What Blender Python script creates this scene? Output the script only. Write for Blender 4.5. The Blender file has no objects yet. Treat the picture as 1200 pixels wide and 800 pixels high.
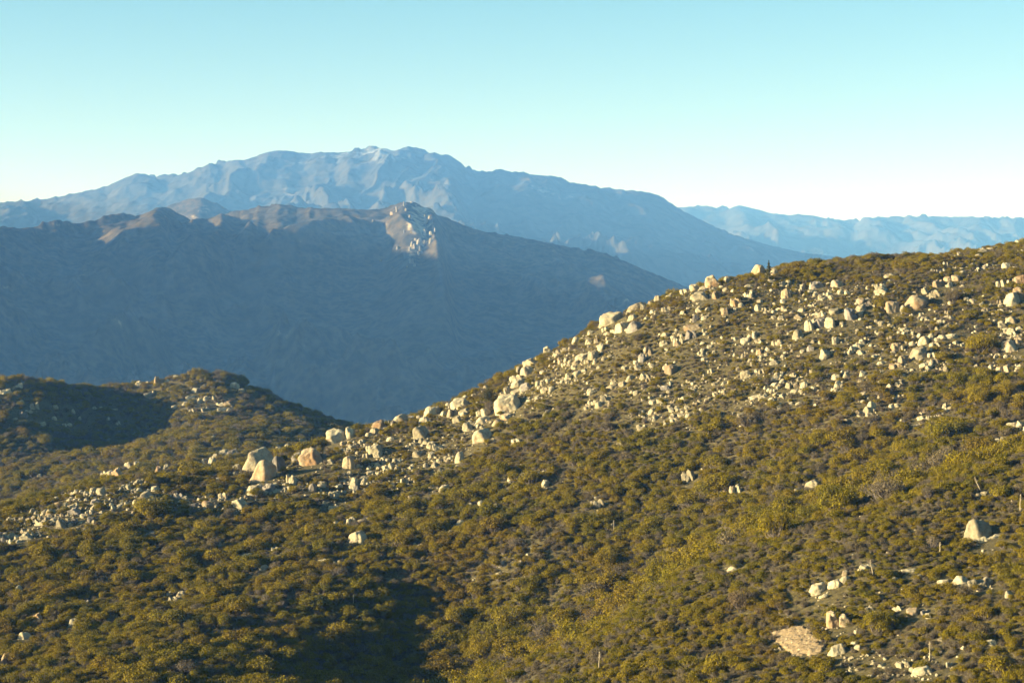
import bpy, bmesh, math, random
import numpy as np
from mathutils import Vector, noise as mnoise

rng = np.random.default_rng(11)
random.seed(11)
R = math.radians
SC = bpy.context.scene
COL = SC.collection

# ------------------------------------------------------------------ camera
F_PX, Y_HOR, CX = 2239.0, 330.0, 600.0          # focal length, horizon row and middle column of the 1200x800 photograph
cam_d = bpy.data.cameras.new("camera")
cam = bpy.data.objects.new("camera", cam_d); COL.objects.link(cam)
cam_d.sensor_width = 36.0
cam_d.lens = F_PX / 1200.0 * 36.0
cam_d.shift_y = -(400.0 - Y_HOR) / 1200.0
cam_d.clip_start = 0.5; cam_d.clip_end = 60000
cam.rotation_euler = (R(90), 0, 0)
SC.camera = cam

# ------------------------------------------------------------------ sky, sun, exposure
SUN_EL, SUN_BACK = R(10.0), R(14.0)             # sun low on the left, a little behind the camera
S = Vector((-math.cos(SUN_EL) * math.cos(SUN_BACK), -math.cos(SUN_EL) * math.sin(SUN_BACK), math.sin(SUN_EL)))
W = bpy.data.worlds.new("World"); SC.world = W
W.use_nodes = True
wn, wl = W.node_tree.nodes, W.node_tree.links
bg = wn["Background"]; bg.inputs["Strength"].default_value = 0.053
sky = wn.new("ShaderNodeTexSky"); sky.sky_type = 'NISHITA'; sky.sun_disc = False
sky.sun_elevation = SUN_EL
sky.sun_rotation = math.atan2(S.x, S.y)
sky.altitude = 900; sky.air_density = 1.05; sky.dust_density = 0.7; sky.ozone_density = 2.0
tint = wn.new("ShaderNodeMix"); tint.data_type = 'RGBA'; tint.blend_type = 'MULTIPLY'; tint.inputs[0].default_value = 1.0
wl.new(sky.outputs[0], tint.inputs[6]); wtc = wn.new("ShaderNodeTexCoord"); wsep = wn.new("ShaderNodeSeparateXYZ"); wl.new(wtc.outputs["Generated"], wsep.inputs[0])
wramp = wn.new("ShaderNodeValToRGB"); wl.new(wsep.outputs["Z"], wramp.inputs[0])     # low air is whiter than the air higher up
we = wramp.color_ramp.elements
we[0].position = 0.015; we[0].color = (1.06, 0.93, 0.93, 1); we[1].position = 0.16; we[1].color = (0.66, 0.88, 0.84, 1)
we2 = wramp.color_ramp.elements.new(0.06); we2.color = (0.95, 0.94, 0.92, 1)
wsc = wn.new("ShaderNodeVectorMath"); wsc.operation = 'SCALE'; wl.new(wramp.outputs[0], wsc.inputs[0]); wsc.inputs["Scale"].default_value = 1.22
wl.new(wsc.outputs[0], tint.inputs[7])
wl.new(tint.outputs[2], bg.inputs["Color"])
sun_d = bpy.data.lights.new("sun", 'SUN'); sun_d.energy = 5.0; sun_d.angle = R(0.5); sun_d.color = (1.0, 0.91, 0.70)
sun = bpy.data.objects.new("sun", sun_d); COL.objects.link(sun)
sun.rotation_euler = S.to_track_quat('Z', 'Y').to_euler()
SC.view_settings.view_transform = 'Standard'; SC.view_settings.look = 'None'
SC.view_settings.gamma = 1.0; SC.view_settings.use_curve_mapping = False
SC.view_settings.exposure = 1.92
SC.render.engine = 'CYCLES'
cy = SC.cycles
cy.max_bounces = 5; cy.diffuse_bounces = 2; cy.glossy_bounces = 1; cy.transmission_bounces = 2; cy.volume_bounces = 0; cy.transparent_max_bounces = 4
cy.use_denoising = True
cy.sample_clamp_indirect = 4.0
HAZE_DENSITY = 0.00011

# ------------------------------------------------------------------ helpers
def P(px, py, D):
    return ((px - CX) / F_PX * D, D, (Y_HOR - py) / F_PX * D)

def setp(o, **kw):
    for k, v in kw.items():
        if v is not None: o[k] = v
    return o

def link(name, data, parent=None):
    o = bpy.data.objects.new(name, data); COL.objects.link(o)
    if parent: o.parent = parent
    return o

def mesh_np(name, verts, quads=None, tris=None, mat=None, smooth=False):
    me = bpy.data.meshes.new(name)
    verts = np.asarray(verts, dtype=np.float32)
    polys, sizes = [], []
    if quads is not None and len(quads):
        polys.append(np.asarray(quads, dtype=np.int32).ravel()); sizes.append(np.full(len(quads), 4, np.int32))
    if tris is not None and len(tris):
        polys.append(np.asarray(tris, dtype=np.int32).ravel()); sizes.append(np.full(len(tris), 3, np.int32))
    loops = np.concatenate(polys); sizes = np.concatenate(sizes)
    me.vertices.add(len(verts)); me.vertices.foreach_set("co", verts.ravel())
    me.loops.add(len(loops)); me.loops.foreach_set("vertex_index", loops)
    starts = np.zeros(len(sizes), np.int32); starts[1:] = np.cumsum(sizes)[:-1]
    me.polygons.add(len(sizes)); me.polygons.foreach_set("loop_start", starts); me.polygons.foreach_set("loop_total", sizes)
    if smooth: me.polygons.foreach_set("use_smooth", np.ones(len(sizes), dtype=bool))
    me.update(calc_edges=True); me.validate()
    if mat: me.materials.append(mat)
    return me

def grid_mesh(name, X, Y, Z, mat, attrs=None):
    n, m = X.shape
    v = np.stack([X.ravel(), Y.ravel(), Z.ravel()], 1)
    i = np.arange(n * m).reshape(n, m)
    q = np.stack([i[:-1, :-1].ravel(), i[:-1, 1:].ravel(), i[1:, 1:].ravel(), i[1:, :-1].ravel()], 1)
    me = mesh_np(name, v, quads=q, mat=mat, smooth=True)
    for k, a in (attrs or {}).items():
        at = me.attributes.new(k, 'FLOAT', 'POINT'); at.data.foreach_set("value", np.asarray(a, np.float32).ravel())
    return me

_perm = rng.permutation(4096).astype(np.int64)
_ang = rng.random(4096) * 2 * np.pi
def perlin(x, y):
    xi = np.floor(x).astype(np.int64); yi = np.floor(y).astype(np.int64)
    xf = x - xi; yf = y - yi
    def g(ix, iy, fx, fy):
        h = _ang[_perm[(_perm[ix & 4095] + iy) & 4095]]
        return np.cos(h) * fx + np.sin(h) * fy
    u = xf * xf * xf * (xf * (xf * 6 - 15) + 10); v = yf * yf * yf * (yf * (yf * 6 - 15) + 10)
    a = g(xi, yi, xf, yf); b = g(xi + 1, yi, xf - 1, yf); c = g(xi, yi + 1, xf, yf - 1); d = g(xi + 1, yi + 1, xf - 1, yf - 1)
    return ((a * (1 - u) + b * u) * (1 - v) + (c * (1 - u) + d * u) * v) * 1.5

def fbm(x, y, o=5, lac=2.03, gain=0.5):
    s = 0; a = 1; t = 0
    for k in range(o):
        s = s + a * perlin(x + 17.3 * k, y - 9.1 * k); t += a; a *= gain; x = x * lac; y = y * lac
    return s / t

def ridged(x, y, o=6, lac=2.05, gain=0.55):
    s = 0; a = 1; t = 0; w = 1.0
    for k in range(o):
        n = 1 - np.abs(perlin(x + 31.7 * k, y + 11.9 * k)) * 1.25
        n = np.clip(n, 0, 1) ** 2 * w
        s = s + a * n; t += a; w = np.clip(n * 1.6, 0, 1); a *= gain; x = x * lac; y = y * lac
    return s / t

# ------------------------------------------------------------------ materials
def new_mat(name):
    m = bpy.data.materials.new(name); m.use_nodes = True
    return m, m.node_tree.nodes, m.node_tree.links, m.node_tree.nodes["Principled BSDF"]

def ramp(n, stops):
    r = n.new("ShaderNodeValToRGB"); e = r.color_ramp.elements
    while len(e) < len(stops): e.new(0.5)
    for i, (p, c) in enumerate(stops): e[i].position = p; e[i].color = (*c, 1)
    return r

def noise_tex(n, l, coord, scale, detail=5, rough=0.55):
    t = n.new("ShaderNodeTexNoise"); t.inputs["Scale"].default_value = scale
    t.inputs["Detail"].default_value = detail; t.inputs["Roughness"].default_value = rough
    l.new(coord, t.inputs["Vector"]); return t

def mixc(n, l, fac, a, b, mode='MIX'):
    m = n.new("ShaderNodeMix"); m.data_type = 'RGBA'; m.blend_type = mode
    for sock, v in ((m.inputs[0], fac), (m.inputs[6], a), (m.inputs[7], b)):
        if hasattr(v, "is_linked"): l.new(v, sock)
        elif isinstance(v, (int, float)): sock.default_value = v
        else: sock.default_value = (*v, 1)
    return m.outputs[2]

def maprange(n, l, v, a, b, c=0.0, d=1.0):
    m = n.new("ShaderNodeMapRange"); l.new(v, m.inputs[0])
    for i, x in enumerate((a, b, c, d)): m.inputs[i + 1].default_value = x
    return m.outputs[0]

def foliage_mat(name, stops, trans=0.22):
    m, n, l, b = new_mat(name)
    oi = n.new("ShaderNodeObjectInfo"); ge = n.new("ShaderNodeNewGeometry")
    r = ramp(n, stops); nz = noise_tex(n, l, ge.outputs["Position"], 0.07, 3)
    ma = n.new("ShaderNodeMath"); ma.operation = 'MULTIPLY_ADD'; l.new(oi.outputs["Random"], ma.inputs[0]); ma.inputs[1].default_value = 0.45
    l.new(maprange(n, l, nz.outputs[0], 0.35, 0.65, 0.0, 0.55), ma.inputs[2]); l.new(ma.outputs[0], r.inputs[0])
    k = maprange(n, l, ge.outputs["Random Per Island"], 0, 1, 0.40, 1.40)
    hs = n.new("ShaderNodeHueSaturation"); l.new(r.outputs[0], hs.inputs["Color"]); l.new(k, hs.inputs["Value"])
    l.new(hs.outputs[0], b.inputs["Base Color"]); b.inputs["Roughness"].default_value = 0.8
    b.inputs["Specular IOR Level"].default_value = 0.06
    tr = n.new("ShaderNodeBsdfTranslucent"); l.new(hs.outputs[0], tr.inputs["Color"])
    mx = n.new("ShaderNodeMixShader"); mx.inputs[0].default_value = trans
    l.new(b.outputs[0], mx.inputs[1]); l.new(tr.outputs[0], mx.inputs[2])
    l.new(mx.outputs[0], n["Material Output"].inputs["Surface"])
    return m

M_GREEN = foliage_mat("olive_leaves", [(0.0, (0.122, 0.110, 0.011)), (0.3, (0.160, 0.131, 0.010)), (0.55, (0.210, 0.160, 0.011)), (0.75, (0.178, 0.129, 0.012)), (1.0, (0.168, 0.112, 0.018))])
M_DARK = foliage_mat("dark_leaves", [(0.0, (0.045, 0.048, 0.014)), (1.0, (0.062, 0.056, 0.018))])
M_GREY = foliage_mat("grey_leaves", [(0.0, (0.135, 0.105, 0.050)), (0.4, (0.150, 0.120, 0.072)), (0.7, (0.110, 0.088, 0.044)), (1.0, (0.150, 0.105, 0.056))], 0.12)
m, n, l, b = new_mat("twig_bark"); M_TWIG = m
oi = n.new("ShaderNodeNewGeometry")
r_ = ramp(n, [(0, (0.09, 0.07, 0.055)), (1, (0.20, 0.165, 0.14))]); l.new(oi.outputs["Random Per Island"], r_.inputs[0])
l.new(r_.outputs[0], b.inputs["Base Color"]); b.inputs["Roughness"].default_value = 0.9
m, n, l, b = new_mat("dead_stalk"); M_STALK = m
tc = n.new("ShaderNodeTexCoord"); t_ = noise_tex(n, l, tc.outputs["Object"], 9.0)
r_ = ramp(n, [(0.3, (0.32, 0.25, 0.15)), (0.7, (0.48, 0.40, 0.26))]); l.new(t_.outputs[0], r_.inputs[0])
l.new(r_.outputs[0], b.inputs["Base Color"]); b.inputs["Roughness"].default_value = 0.85

def rock_mat(name, c0, c1, c2, stain, stain_at):
    m, n, l, b = new_mat(name)
    ge = n.new("ShaderNodeNewGeometry"); oi = n.new("ShaderNodeObjectInfo"); pos = ge.outputs["Position"]
    big = noise_tex(n, l, pos, 0.45, 6, 0.6); mid = noise_tex(n, l, pos, 2.3, 6, 0.65); fine = noise_tex(n, l, pos, 11.0, 4, 0.7)
    r = ramp(n, [(0.30, c0), (0.5, c1), (0.72, c2)]); l.new(mid.outputs[0], r.inputs[0])
    st = maprange(n, l, big.outputs[0], stain_at, stain_at + 0.16)
    c = mixc(n, l, st, r.outputs[0], stain)
    lich = maprange(n, l, fine.outputs[0], 0.60, 0.72, 0.0, 0.65)
    c = mixc(n, l, lich, c, (0.13, 0.12, 0.10))
    v = maprange(n, l, oi.outputs["Random"], 0, 1, 0.58, 1.08)
    hs = n.new("ShaderNodeHueSaturation"); l.new(c, hs.inputs["Color"]); l.new(v, hs.inputs["Value"])
    l.new(hs.outputs[0], b.inputs["Base Color"]); b.inputs["Roughness"].default_value = 0.92
    b.inputs["Specular IOR Level"].default_value = 0.15
    bp = n.new("ShaderNodeBump"); bp.inputs["Strength"].default_value = 0.7; bp.inputs["Distance"].default_value = 0.25
    l.new(mid.outputs[0], bp.inputs["Height"]); l.new(bp.outputs[0], b.inputs["Normal"])
    return m
M_PALE = rock_mat("pale_granite", (0.26, 0.215, 0.135), (0.39, 0.33, 0.205), (0.49, 0.425, 0.28), (0.27, 0.20, 0.12), 0.52)
M_TAN = rock_mat("stained_granite", (0.26, 0.19, 0.11), (0.36, 0.28, 0.17), (0.42, 0.35, 0.23), (0.34, 0.205, 0.098), 0.47)
M_GREYROCK = rock_mat("grey_granite", (0.17, 0.145, 0.115), (0.25, 0.215, 0.17), (0.31, 0.27, 0.21), (0.16, 0.14, 0.115), 0.5)  # real grey rock, and shade put into colour on a couple of blocks

m, n, l, b = new_mat("hill_soil"); M_SOIL = m
ge = n.new("ShaderNodeNewGeometry"); pos = ge.outputs["Position"]
a1 = noise_tex(n, l, pos, 0.12, 5); a2 = noise_tex(n, l, pos, 1.7, 6, 0.7); a3 = noise_tex(n, l, pos, 9.0, 4, 0.7)
r_ = ramp(n, [(0.34, (0.042, 0.034, 0.016)), (0.5, (0.092, 0.074, 0.028)), (0.66, (0.155, 0.122, 0.054))]); l.new(a2.outputs[0], r_.inputs[0])
c = mixc(n, l, maprange(n, l, a1.outputs[0], 0.42, 0.6), r_.outputs[0], (0.10, 0.085, 0.05), 'MIX')
c = mixc(n, l, 0.7, c, r_.outputs[0])
c = mixc(n, l, maprange(n, l, a3.outputs[0], 0.58, 0.7, 0, 0.7), c, (0.32, 0.27, 0.20))
l.new(c, b.inputs["Base Color"]); b.inputs["Roughness"].default_value = 0.95; b.inputs["Specular IOR Level"].default_value = 0.1
bp = n.new("ShaderNodeBump"); bp.inputs["Strength"].default_value = 0.9; bp.inputs["Distance"].default_value = 0.2
l.new(a2.outputs[0], bp.inputs["Height"]); l.new(bp.outputs[0], b.inputs["Normal"])

m, n, l, b = new_mat("bare_tan_soil"); M_BARE = m
ge = n.new("ShaderNodeNewGeometry"); pos = ge.outputs["Position"]
a2 = noise_tex(n, l, pos, 3.0, 6, 0.7)
r_ = ramp(n, [(0.34, (0.15, 0.10, 0.05)), (0.5, (0.27, 0.19, 0.095)), (0.66, (0.36, 0.27, 0.15))]); l.new(a2.outputs[0], r_.inputs[0])
l.new(r_.outputs[0], b.inputs["Base Color"]); b.inputs["Roughness"].default_value = 0.95
bp = n.new("ShaderNodeBump"); bp.inputs["Strength"].default_value = 0.8; bp.inputs["Distance"].default_value = 0.15
l.new(a2.outputs[0], bp.inputs["Height"]); l.new(bp.outputs[0], b.inputs["Normal"])

def mountain_mat(name, scrub0, scrub1, rock, snow, s, spots):
    m, n, l, b = new_mat(name)
    ge = n.new("ShaderNodeNewGeometry"); pos = ge.outputs["Position"]
    a = noise_tex(n, l, pos, s, 8, 0.62); d = noise_tex(n, l, pos, s * 7, 6, 0.7)
    c = mixc(n, l, maprange(n, l, d.outputs[0], 0.38, 0.62), scrub0, scrub1)
    at = n.new("ShaderNodeAttribute"); at.attribute_name = "rock"
    ad = n.new("ShaderNodeMath"); ad.operation = 'MULTIPLY_ADD'; l.new(d.outputs[0], ad.inputs[0]); ad.inputs[1].default_value = 1.4; l.new(at.outputs["Fac"], ad.inputs[2])
    rk = maprange(n, l, ad.outputs[0], 1.10, 1.30)
    c = mixc(n, l, rk, c, rock)
    if snow:
        at2 = n.new("ShaderNodeAttribute"); at2.attribute_name = "snow"
        ad2 = n.new("ShaderNodeMath"); ad2.operation = 'MULTIPLY_ADD'; l.new(d.outputs[0], ad2.inputs[0]); ad2.inputs[1].default_value = 1.2; l.new(at2.outputs["Fac"], ad2.inputs[2])
        c = mixc(n, l, maprange(n, l, ad2.outputs[0], 1.0, 1.4, 0, 0.55), c, (0.58, 0.62, 0.66))
    vo = n.new("ShaderNodeTexVoronoi"); vo.inputs["Scale"].default_value = spots; l.new(pos, vo.inputs["Vector"])
    dk = maprange(n, l, vo.outputs["Distance"], 0.25, 0.5, 0.45, 0.0)
    c = mixc(n, l, dk, c, tuple(x * 0.35 for x in scrub0))
    l.new(c, b.inputs["Base Color"]); b.inputs["Roughness"].default_value = 1.0; b.inputs["Specular IOR Level"].default_value = 0.0
    bp = n.new("ShaderNodeBump"); bp.inputs["Strength"].default_value = 0.35; bp.inputs["Distance"].default_value = 0.03 / s
    l.new(a.outputs[0], bp.inputs["Height"]); l.new(bp.outputs[0], b.inputs["Normal"])
    return m
M_MID = mountain_mat("scrub_mountain", (0.035, 0.030, 0.018), (0.095, 0.074, 0.044), (0.36, 0.29, 0.20), False, 0.006, 0.09)
M_FAR = mountain_mat("far_mountain", (0.036, 0.034, 0.026), (0.058, 0.051, 0.036), (0.20, 0.17, 0.13), True, 0.0022, 0.03)
M_FAR2 = mountain_mat("far_range", (0.042, 0.040, 0.032), (0.060, 0.053, 0.040), (0.13, 0.115, 0.09), False, 0.0016, 0.02)

# ------------------------------------------------------------------ the near terrain: hill, spur, gully and the second hill behind
CTRL = [
 # ground under and before the camera
 *[(x, 0, -2.0) for x in (-60, 0, 60)], *[(x, 45, -18.0) for x in (-60, 0, 60)], *[(x, 95, -33) for x in (-70, -20)], (20, 95, -29), (70, 95, -25),
 # near spur on the lower right
 *[P(*t) for t in [(560,835,178),(700,748,190),(830,658,200),(1000,587,205),(1200,532,210),(1400,480,215),(1200,800,150),(1000,800,155),(800,800,166),
   (1200,650,180),(1000,680,179),(850,740,180),(650,772,185),(700,900,150),(1400,700,155),(1000,950,130),(1300,950,125)]],
 # the gully behind it and the foot of the main slope
 *[P(*t) for t in [(1000,590,236),(1000,480,278),(1200,552,232),(1200,505,252),(1200,405,290),(830,668,236),(800,648,250),(800,545,282),(650,784,210),(650,742,240),(640,665,260),
   (600,650,262),(600,545,302),(560,778,240),(560,815,225),(540,708,260),(480,786,240),(480,825,225),(470,702,260),(400,764,240),(400,808,225),(300,744,240),(300,782,225),(150,745,240),(150,776,225),
   (0,758,240),(0,798,225),(400,680,260),(200,700,260),(0,720,258),(-250,800,240),(-250,760,262),(400,590,300),(200,622,290),(0,665,280),(1450,430,250)]],
 # crest of the main hill
 *[P(*t) for t in [(1450,236,338),(1200,305,340),(1100,309,340),(1000,321,340),(900,334,340),(830,342,340),(720,389,340),(620,443,340),(520,485,338),(420,509,334),(300,552,324),(150,565,314),(0,611,300),(-300,699,285)]],
 # behind the crest
 *[P(*t) for t in [(1400,290,420),(1200,310,400),(1000,335,400),(800,372,400),(600,480,400),(420,570,400),(300,612,392),(150,632,385),(0,650,372),(-300,720,360),
   (0,625,425),(150,615,425),(300,605,430),(420,600,440),(600,560,480),(800,500,500),(1000,460,500),(1200,440,520)]],
 # the second hill
 *[P(*t) for t in [(-250,600,480),(0,590,482),(150,556,482),(300,548,482),(420,565,500),(-250,520,560),(0,527,560),(150,517,560),(300,508,565),(420,530,570),
   (-250,468,610),(-80,458,605),(10,461,603),(35,466,603),(70,482,600),(110,492,595),(150,492,600),(200,474,615),(80,471,690),(150,464,680),(185,448,650),(230,438,645),(262,439,650),(300,462,655),(350,484,655),(420,506,650),(520,545,650),
   (-200,490,760),(0,505,760),(230,475,760),(420,545,760),(600,580,700),(900,540,700),(1200,520,700),(0,600,900),(300,600,900),(600,620,900),(900,600,900),(1200,600,900),(-300,600,900)]],
]
CT = np.array(CTRL)
def tps_fit(c, lam=4.0):
    d = np.linalg.norm(c[:, None, :2] - c[None, :, :2], axis=2) / 100.0
    K = np.where(d > 0, d * d * np.log(np.maximum(d, 1e-9)), 0) + np.eye(len(c)) * lam * 1e-3
    Pm = np.c_[np.ones(len(c)), c[:, :2] / 100.0]
    A = np.block([[K, Pm], [Pm.T, np.zeros((3, 3))]])
    return np.linalg.solve(A, np.r_[c[:, 2], 0, 0, 0])
TW = tps_fit(CT)
def tps(x, y):
    out = np.zeros_like(x)
    xs, ys = x.ravel() / 100, y.ravel() / 100; o = np.zeros(len(xs))
    for i in range(0, len(xs), 20000):
        sl = slice(i, i + 20000)
        d2 = (xs[sl, None] - CT[None, :, 0] / 100) ** 2 + (ys[sl, None] - CT[None, :, 1] / 100) ** 2
        o[sl] = (0.5 * d2 * np.log(np.maximum(d2, 1e-12))) @ TW[:-3] + TW[-3] + TW[-2] * xs[sl] + TW[-1] * ys[sl]
    return o.reshape(x.shape)
GS = 1.5
gx = np.arange(-330, 330 + GS, GS); gy = np.arange(0, 960 + GS, GS)
GX, GY = np.meshgrid(gx, gy)
GZ = tps(GX, GY)
near_w = np.clip((GY - 60) / 80, 0, 1)
GZ += 2.2 * np.exp(-((GX + 156) / 13) ** 2 - ((GY - 602) / 26) ** 2) - 7.0 * np.exp(-((GX + 122) / 18) ** 2 - ((GY - 592) / 36) ** 2)
GZ += near_w * (fbm(GX / 26, GY / 26, 4) * 1.0 + fbm(GX / 6 + 50, GY / 6, 3) * 0.35)
# run-off furrows down the fall line of the main slope
GZ += near_w * (ridged((GX * 0.78 - GY * 0.62) / 22 + 7, (GX * 0.62 + GY * 0.78) / 90, 3) - 0.4) * 0.9

def H(x, y):
    fx = np.clip((np.asarray(x, float) - gx[0]) / GS, 0, len(gx) - 1.001); fy = np.clip((np.asarray(y, float) - gy[0]) / GS, 0, len(gy) - 1.001)
    ix = fx.astype(int); iy = fy.astype(int); fx = fx - ix; fy = fy - iy
    return (GZ[iy, ix] * (1 - fx) + GZ[iy, ix + 1] * fx) * (1 - fy) + (GZ[iy + 1, ix] * (1 - fx) + GZ[iy + 1, ix + 1] * fx) * fy

TY = np.arange(95.0, 800.0, 0.5)
def hit(px, py):
    """First point of the near terrain along a ray of the photograph (distance, or nan)."""
    px = np.atleast_1d(np.asarray(px, float)); py = np.atleast_1d(np.asarray(py, float)); out = np.full(len(px), np.nan)
    for i in range(len(px)):
        h = H((px[i] - CX) / F_PX * TY, TY)
        k = np.nonzero(h >= (Y_HOR - py[i]) / F_PX * TY)[0]
        if len(k): out[i] = TY[k[0]]
    return out

hill = link("hill", grid_mesh("hill", GX, GY, GZ, M_SOIL)); setp(hill, kind="structure", label="brushy granite hillside of brown soil with a lower hill behind", category="hill")

# ------------------------------------------------------------------ valley and mountains
VX, VY = np.meshgrid(np.linspace(-5200, 6500, 150), np.linspace(-500, 17000, 220))
VZ = -250 + fbm(VX / 900, VY / 900, 4) * 22 + 0.0 * VX
VZ = np.where(VY < 900, -250, VZ)
ground = link("ground", grid_mesh("ground", VX, VY, VZ, M_MID, {"rock": VX * 0})); setp(ground, kind="structure", label="scrub covered valley floor stretching away between the mountains", category="ground")

def mountain(name, sky_pts, yc_pts, y0, y1, base, mat, ucols, rows, seed, feat, amp, rough_px=0.6, rockf=None, snowf=None, label=None, spurs=()):
    sp = np.array(sky_pts, float); yp = np.array(yc_pts, float)
    px = np.linspace(sp[0, 0], sp[-1, 0], ucols)
    u = (px - CX) / F_PX
    top = np.interp(px, sp[:, 0], sp[:, 1])
    kr = np.hanning(11); kr /= kr.sum(); top = np.convolve(np.pad(top, 5, mode='edge'), kr, mode='valid')
    yc = np.interp(px, yp[:, 0], yp[:, 1])
    s = np.linspace(0, 1, rows)                                   # 0 front foot .. 0.72 crest .. 1 back foot
    CR = 0.74
    sg, ucol = np.meshgrid(s, u, indexing='ij'); YC = np.tile(yc, (rows, 1)); TOP = np.tile(top, (rows, 1)); PX = np.tile(px, (rows, 1))
    front = np.clip(sg / CR, 0, 1); back = np.clip((sg - CR) / (1 - CR), 0, 1)
    Y = np.where(sg <= CR, y0 + (YC - y0) * front, YC + (y1 - YC) * back)
    X = ucol * Y
    Hc = (Y_HOR - TOP) / F_PX * YC - base
    g = np.where(sg <= CR, front ** 1.25, 1 - back ** 1.1 * 1.0)
    wx = fbm(X / feat / 1.7 + seed, Y / feat / 1.7, 3) * 0.55
    rel = ridged(X / feat + wx + seed, Y / feat / 2.1 + wx * 0.6 + seed, 7)
    env = np.where(sg <= CR, np.sin(np.pi * np.clip(front, 0, 1) ** 0.8) ** 0.7 * 0.9 + 0.10, 0.5)
    rise = Hc * g + (rel - 0.42) * amp * env * np.clip(Hc / np.max(Hc), 0.25, 1)
    rise += fbm(X / feat * 6, Y / feat * 6 + seed, 4) * amp * 0.07
    for (spx, slant, sl, sr, sa, f0, f1) in spurs:                # named spurs: gentle sunny side, steep shaded side
        dpx = PX - spx - slant * (1 - front); w_ = np.clip((front - f0) / 0.15, 0, 1) * np.clip((f1 - front) / 0.08 + 1, 0, 1) * (sg <= CR + .02)
        rise += sa * w_ * np.exp(-(dpx / np.where(dpx < 0, sl, sr)) ** 2)
    Z = base + rise
    for _ in range(5):
        v = Y_HOR - F_PX * Z / Y
        best = v.min(0)
        k = (Y_HOR - top - base * 0) ; 
        cur_h = (Y_HOR - best); want = Y_HOR - top
        ym = Y[np.argmin(v, 0), np.arange(ucols)]
        ratio = (want / F_PX * ym - base) / np.maximum(cur_h / F_PX * ym - base, 1)
        ker = np.hanning(23); ker /= ker.sum()
        rs_ = np.convolve(np.pad(ratio, 11, mode='edge'), ker, mode='valid')
        Z = base + (Z - base) * (1 + (rs_[None, :] - 1) * front ** 2)
    attrs = {"rock": rockf(PX, Y_HOR - F_PX * Z / Y, rel, front, X, Y) if rockf else Z * 0 + rel * 0.5}
    if snowf: attrs["snow"] = snowf(PX, Y_HOR - F_PX * Z / Y, rel, front, X, Y)
    o = link(name, grid_mesh(name, X, Y, Z, mat, attrs)); setp(o, kind="structure", label=label, category="mountain")
    return X, Y, Z

MID_SKY = [(-420,300),(-250,285),(-120,272),(0,265),(30,268),(50,262),(64,257),(90,262),(112,258),(128,251),(145,250),(165,253),(178,246),(190,241),(204,247),(222,257),(245,256),(262,250),(285,246),(310,241),(322,239),(338,240),(350,243),(375,244),(400,244),(430,246),(452,244),(466,238),(480,236),(494,240),(508,248),(522,255),(545,264),(560,270),(600,276),(640,284),(670,290),(700,294),(722,301),(750,314),(775,324),(800,334),(840,352),(900,392),(960,415),(1100,432),(1300,440)]
def mid_rock(PX, PY, rel, front, X, Y):
    n_ = fbm(X / 60, Y / 60, 4)
    crag = np.exp(-(((PX - 488 + (PY - 280) * 0.15) / 20) ** 2)) * np.clip((326 - PY) / 25, 0, 1) * np.clip((PY - 236) / 8, 0, 1) * 0.55
    return rel * 0.42 + n_ * 0.25 + crag - 0.12
MX, MY, MZ = mountain("scrub_mountain", MID_SKY, [(-420, 3300), (0, 3300), (200, 3600), (480, 3600), (800, 3700), (1300, 3900)], 1900, 5200, -245, M_MID, 1000, 380, 3.7, 380, 160, 0.5, mid_rock,
         label="dark scrub covered mountain in shade with a pale craggy knob",
         spurs=[(498, 60, 66, 13, 74, .50, 1.0), (262, -60, 40, 14, 45, .55, .95), (300, -30, 30, 12, 35, .70, .98), (196, -40, 32, 12, 40, .68, 1.0), (140, -30, 26, 12, 30, .72, 1.0)])
mountain("blue_foothill", [(-100,300),(40,290),(100,276),(150,262),(195,242),(205,238),(215,235),(222,233),(235,231),(246,235),(265,244),(300,262),(380,292),(520,320)], [(-100,4900),(520,4900)], 4200, 5800, -245, M_MID, 300, 110, 9.2, 340, 95, 0.5, None,
         label="small blue rounded hill peeping between the near and the far mountain")
FAR_SKY = [(-420,280),(-200,255),(-60,243),(0,237),(30,235),(60,232),(90,226),(110,222),(122,219),(130,216),(145,209),(160,203),(172,204),(180,206),(200,204),(215,204),(225,200),(240,194),(255,189),(272,188),(290,187),(300,183),(310,179),(320,177),(332,176),(345,178),(360,180),(370,179),(382,178),(392,179),(402,179),(412,176),(425,173),(440,171),(450,174),(460,177),(470,174),(480,171),(492,174),(503,178),(515,181),(526,181),(536,188),(546,195),(556,199),(565,201),(572,201),(580,200),(586,197),(592,200),(605,202),(612,201),(625,205),(640,206),(652,206),(660,210),(670,214),(685,216),(700,219),(718,221),(735,223),(752,224),(770,228),(778,232),(786,238),(800,247),(830,262),(860,275),(900,287),(940,296),(975,300),(1100,318),(1300,330)]
def far_rock(PX, PY, rel, front, X, Y):
    n_ = fbm(X / 300, Y / 300, 5)
    o = rel * 0.35 + n_ * 0.28 - 0.06
    for cx, cy_, sx, sy, k in ((338, 224, 12, 9, .6), (300, 195, 16, 8, .25), (508, 209, 14, 7, .35), (640, 225, 40, 14, .2), (690, 248, 25, 6, .25), (205, 215, 10, 6, .3), (160, 235, 12, 10, .25)):
        o = o + k * np.exp(-((PX - cx) / sx) ** 2 - ((PY - cy_) / sy) ** 2)
    return o
def far_snow(PX, PY, rel, front, X, Y):
    n_ = fbm(X / 200, Y / 260, 5)
    return 0.40 * np.exp(-((PX - 430) / 120) ** 2) * np.clip((214 - PY) / 24, 0, 1) + n_ * 0.42 + 0.02
mountain("far_mountain", FAR_SKY, [(-420, 7000), (1300, 7400)], 4300, 10200, -245, M_FAR, 1100, 420, 21.3, 520, 245, 0.5, far_rock, far_snow,
         label="tall far blue mountain with a pale snow dusted summit ridge")
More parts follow.
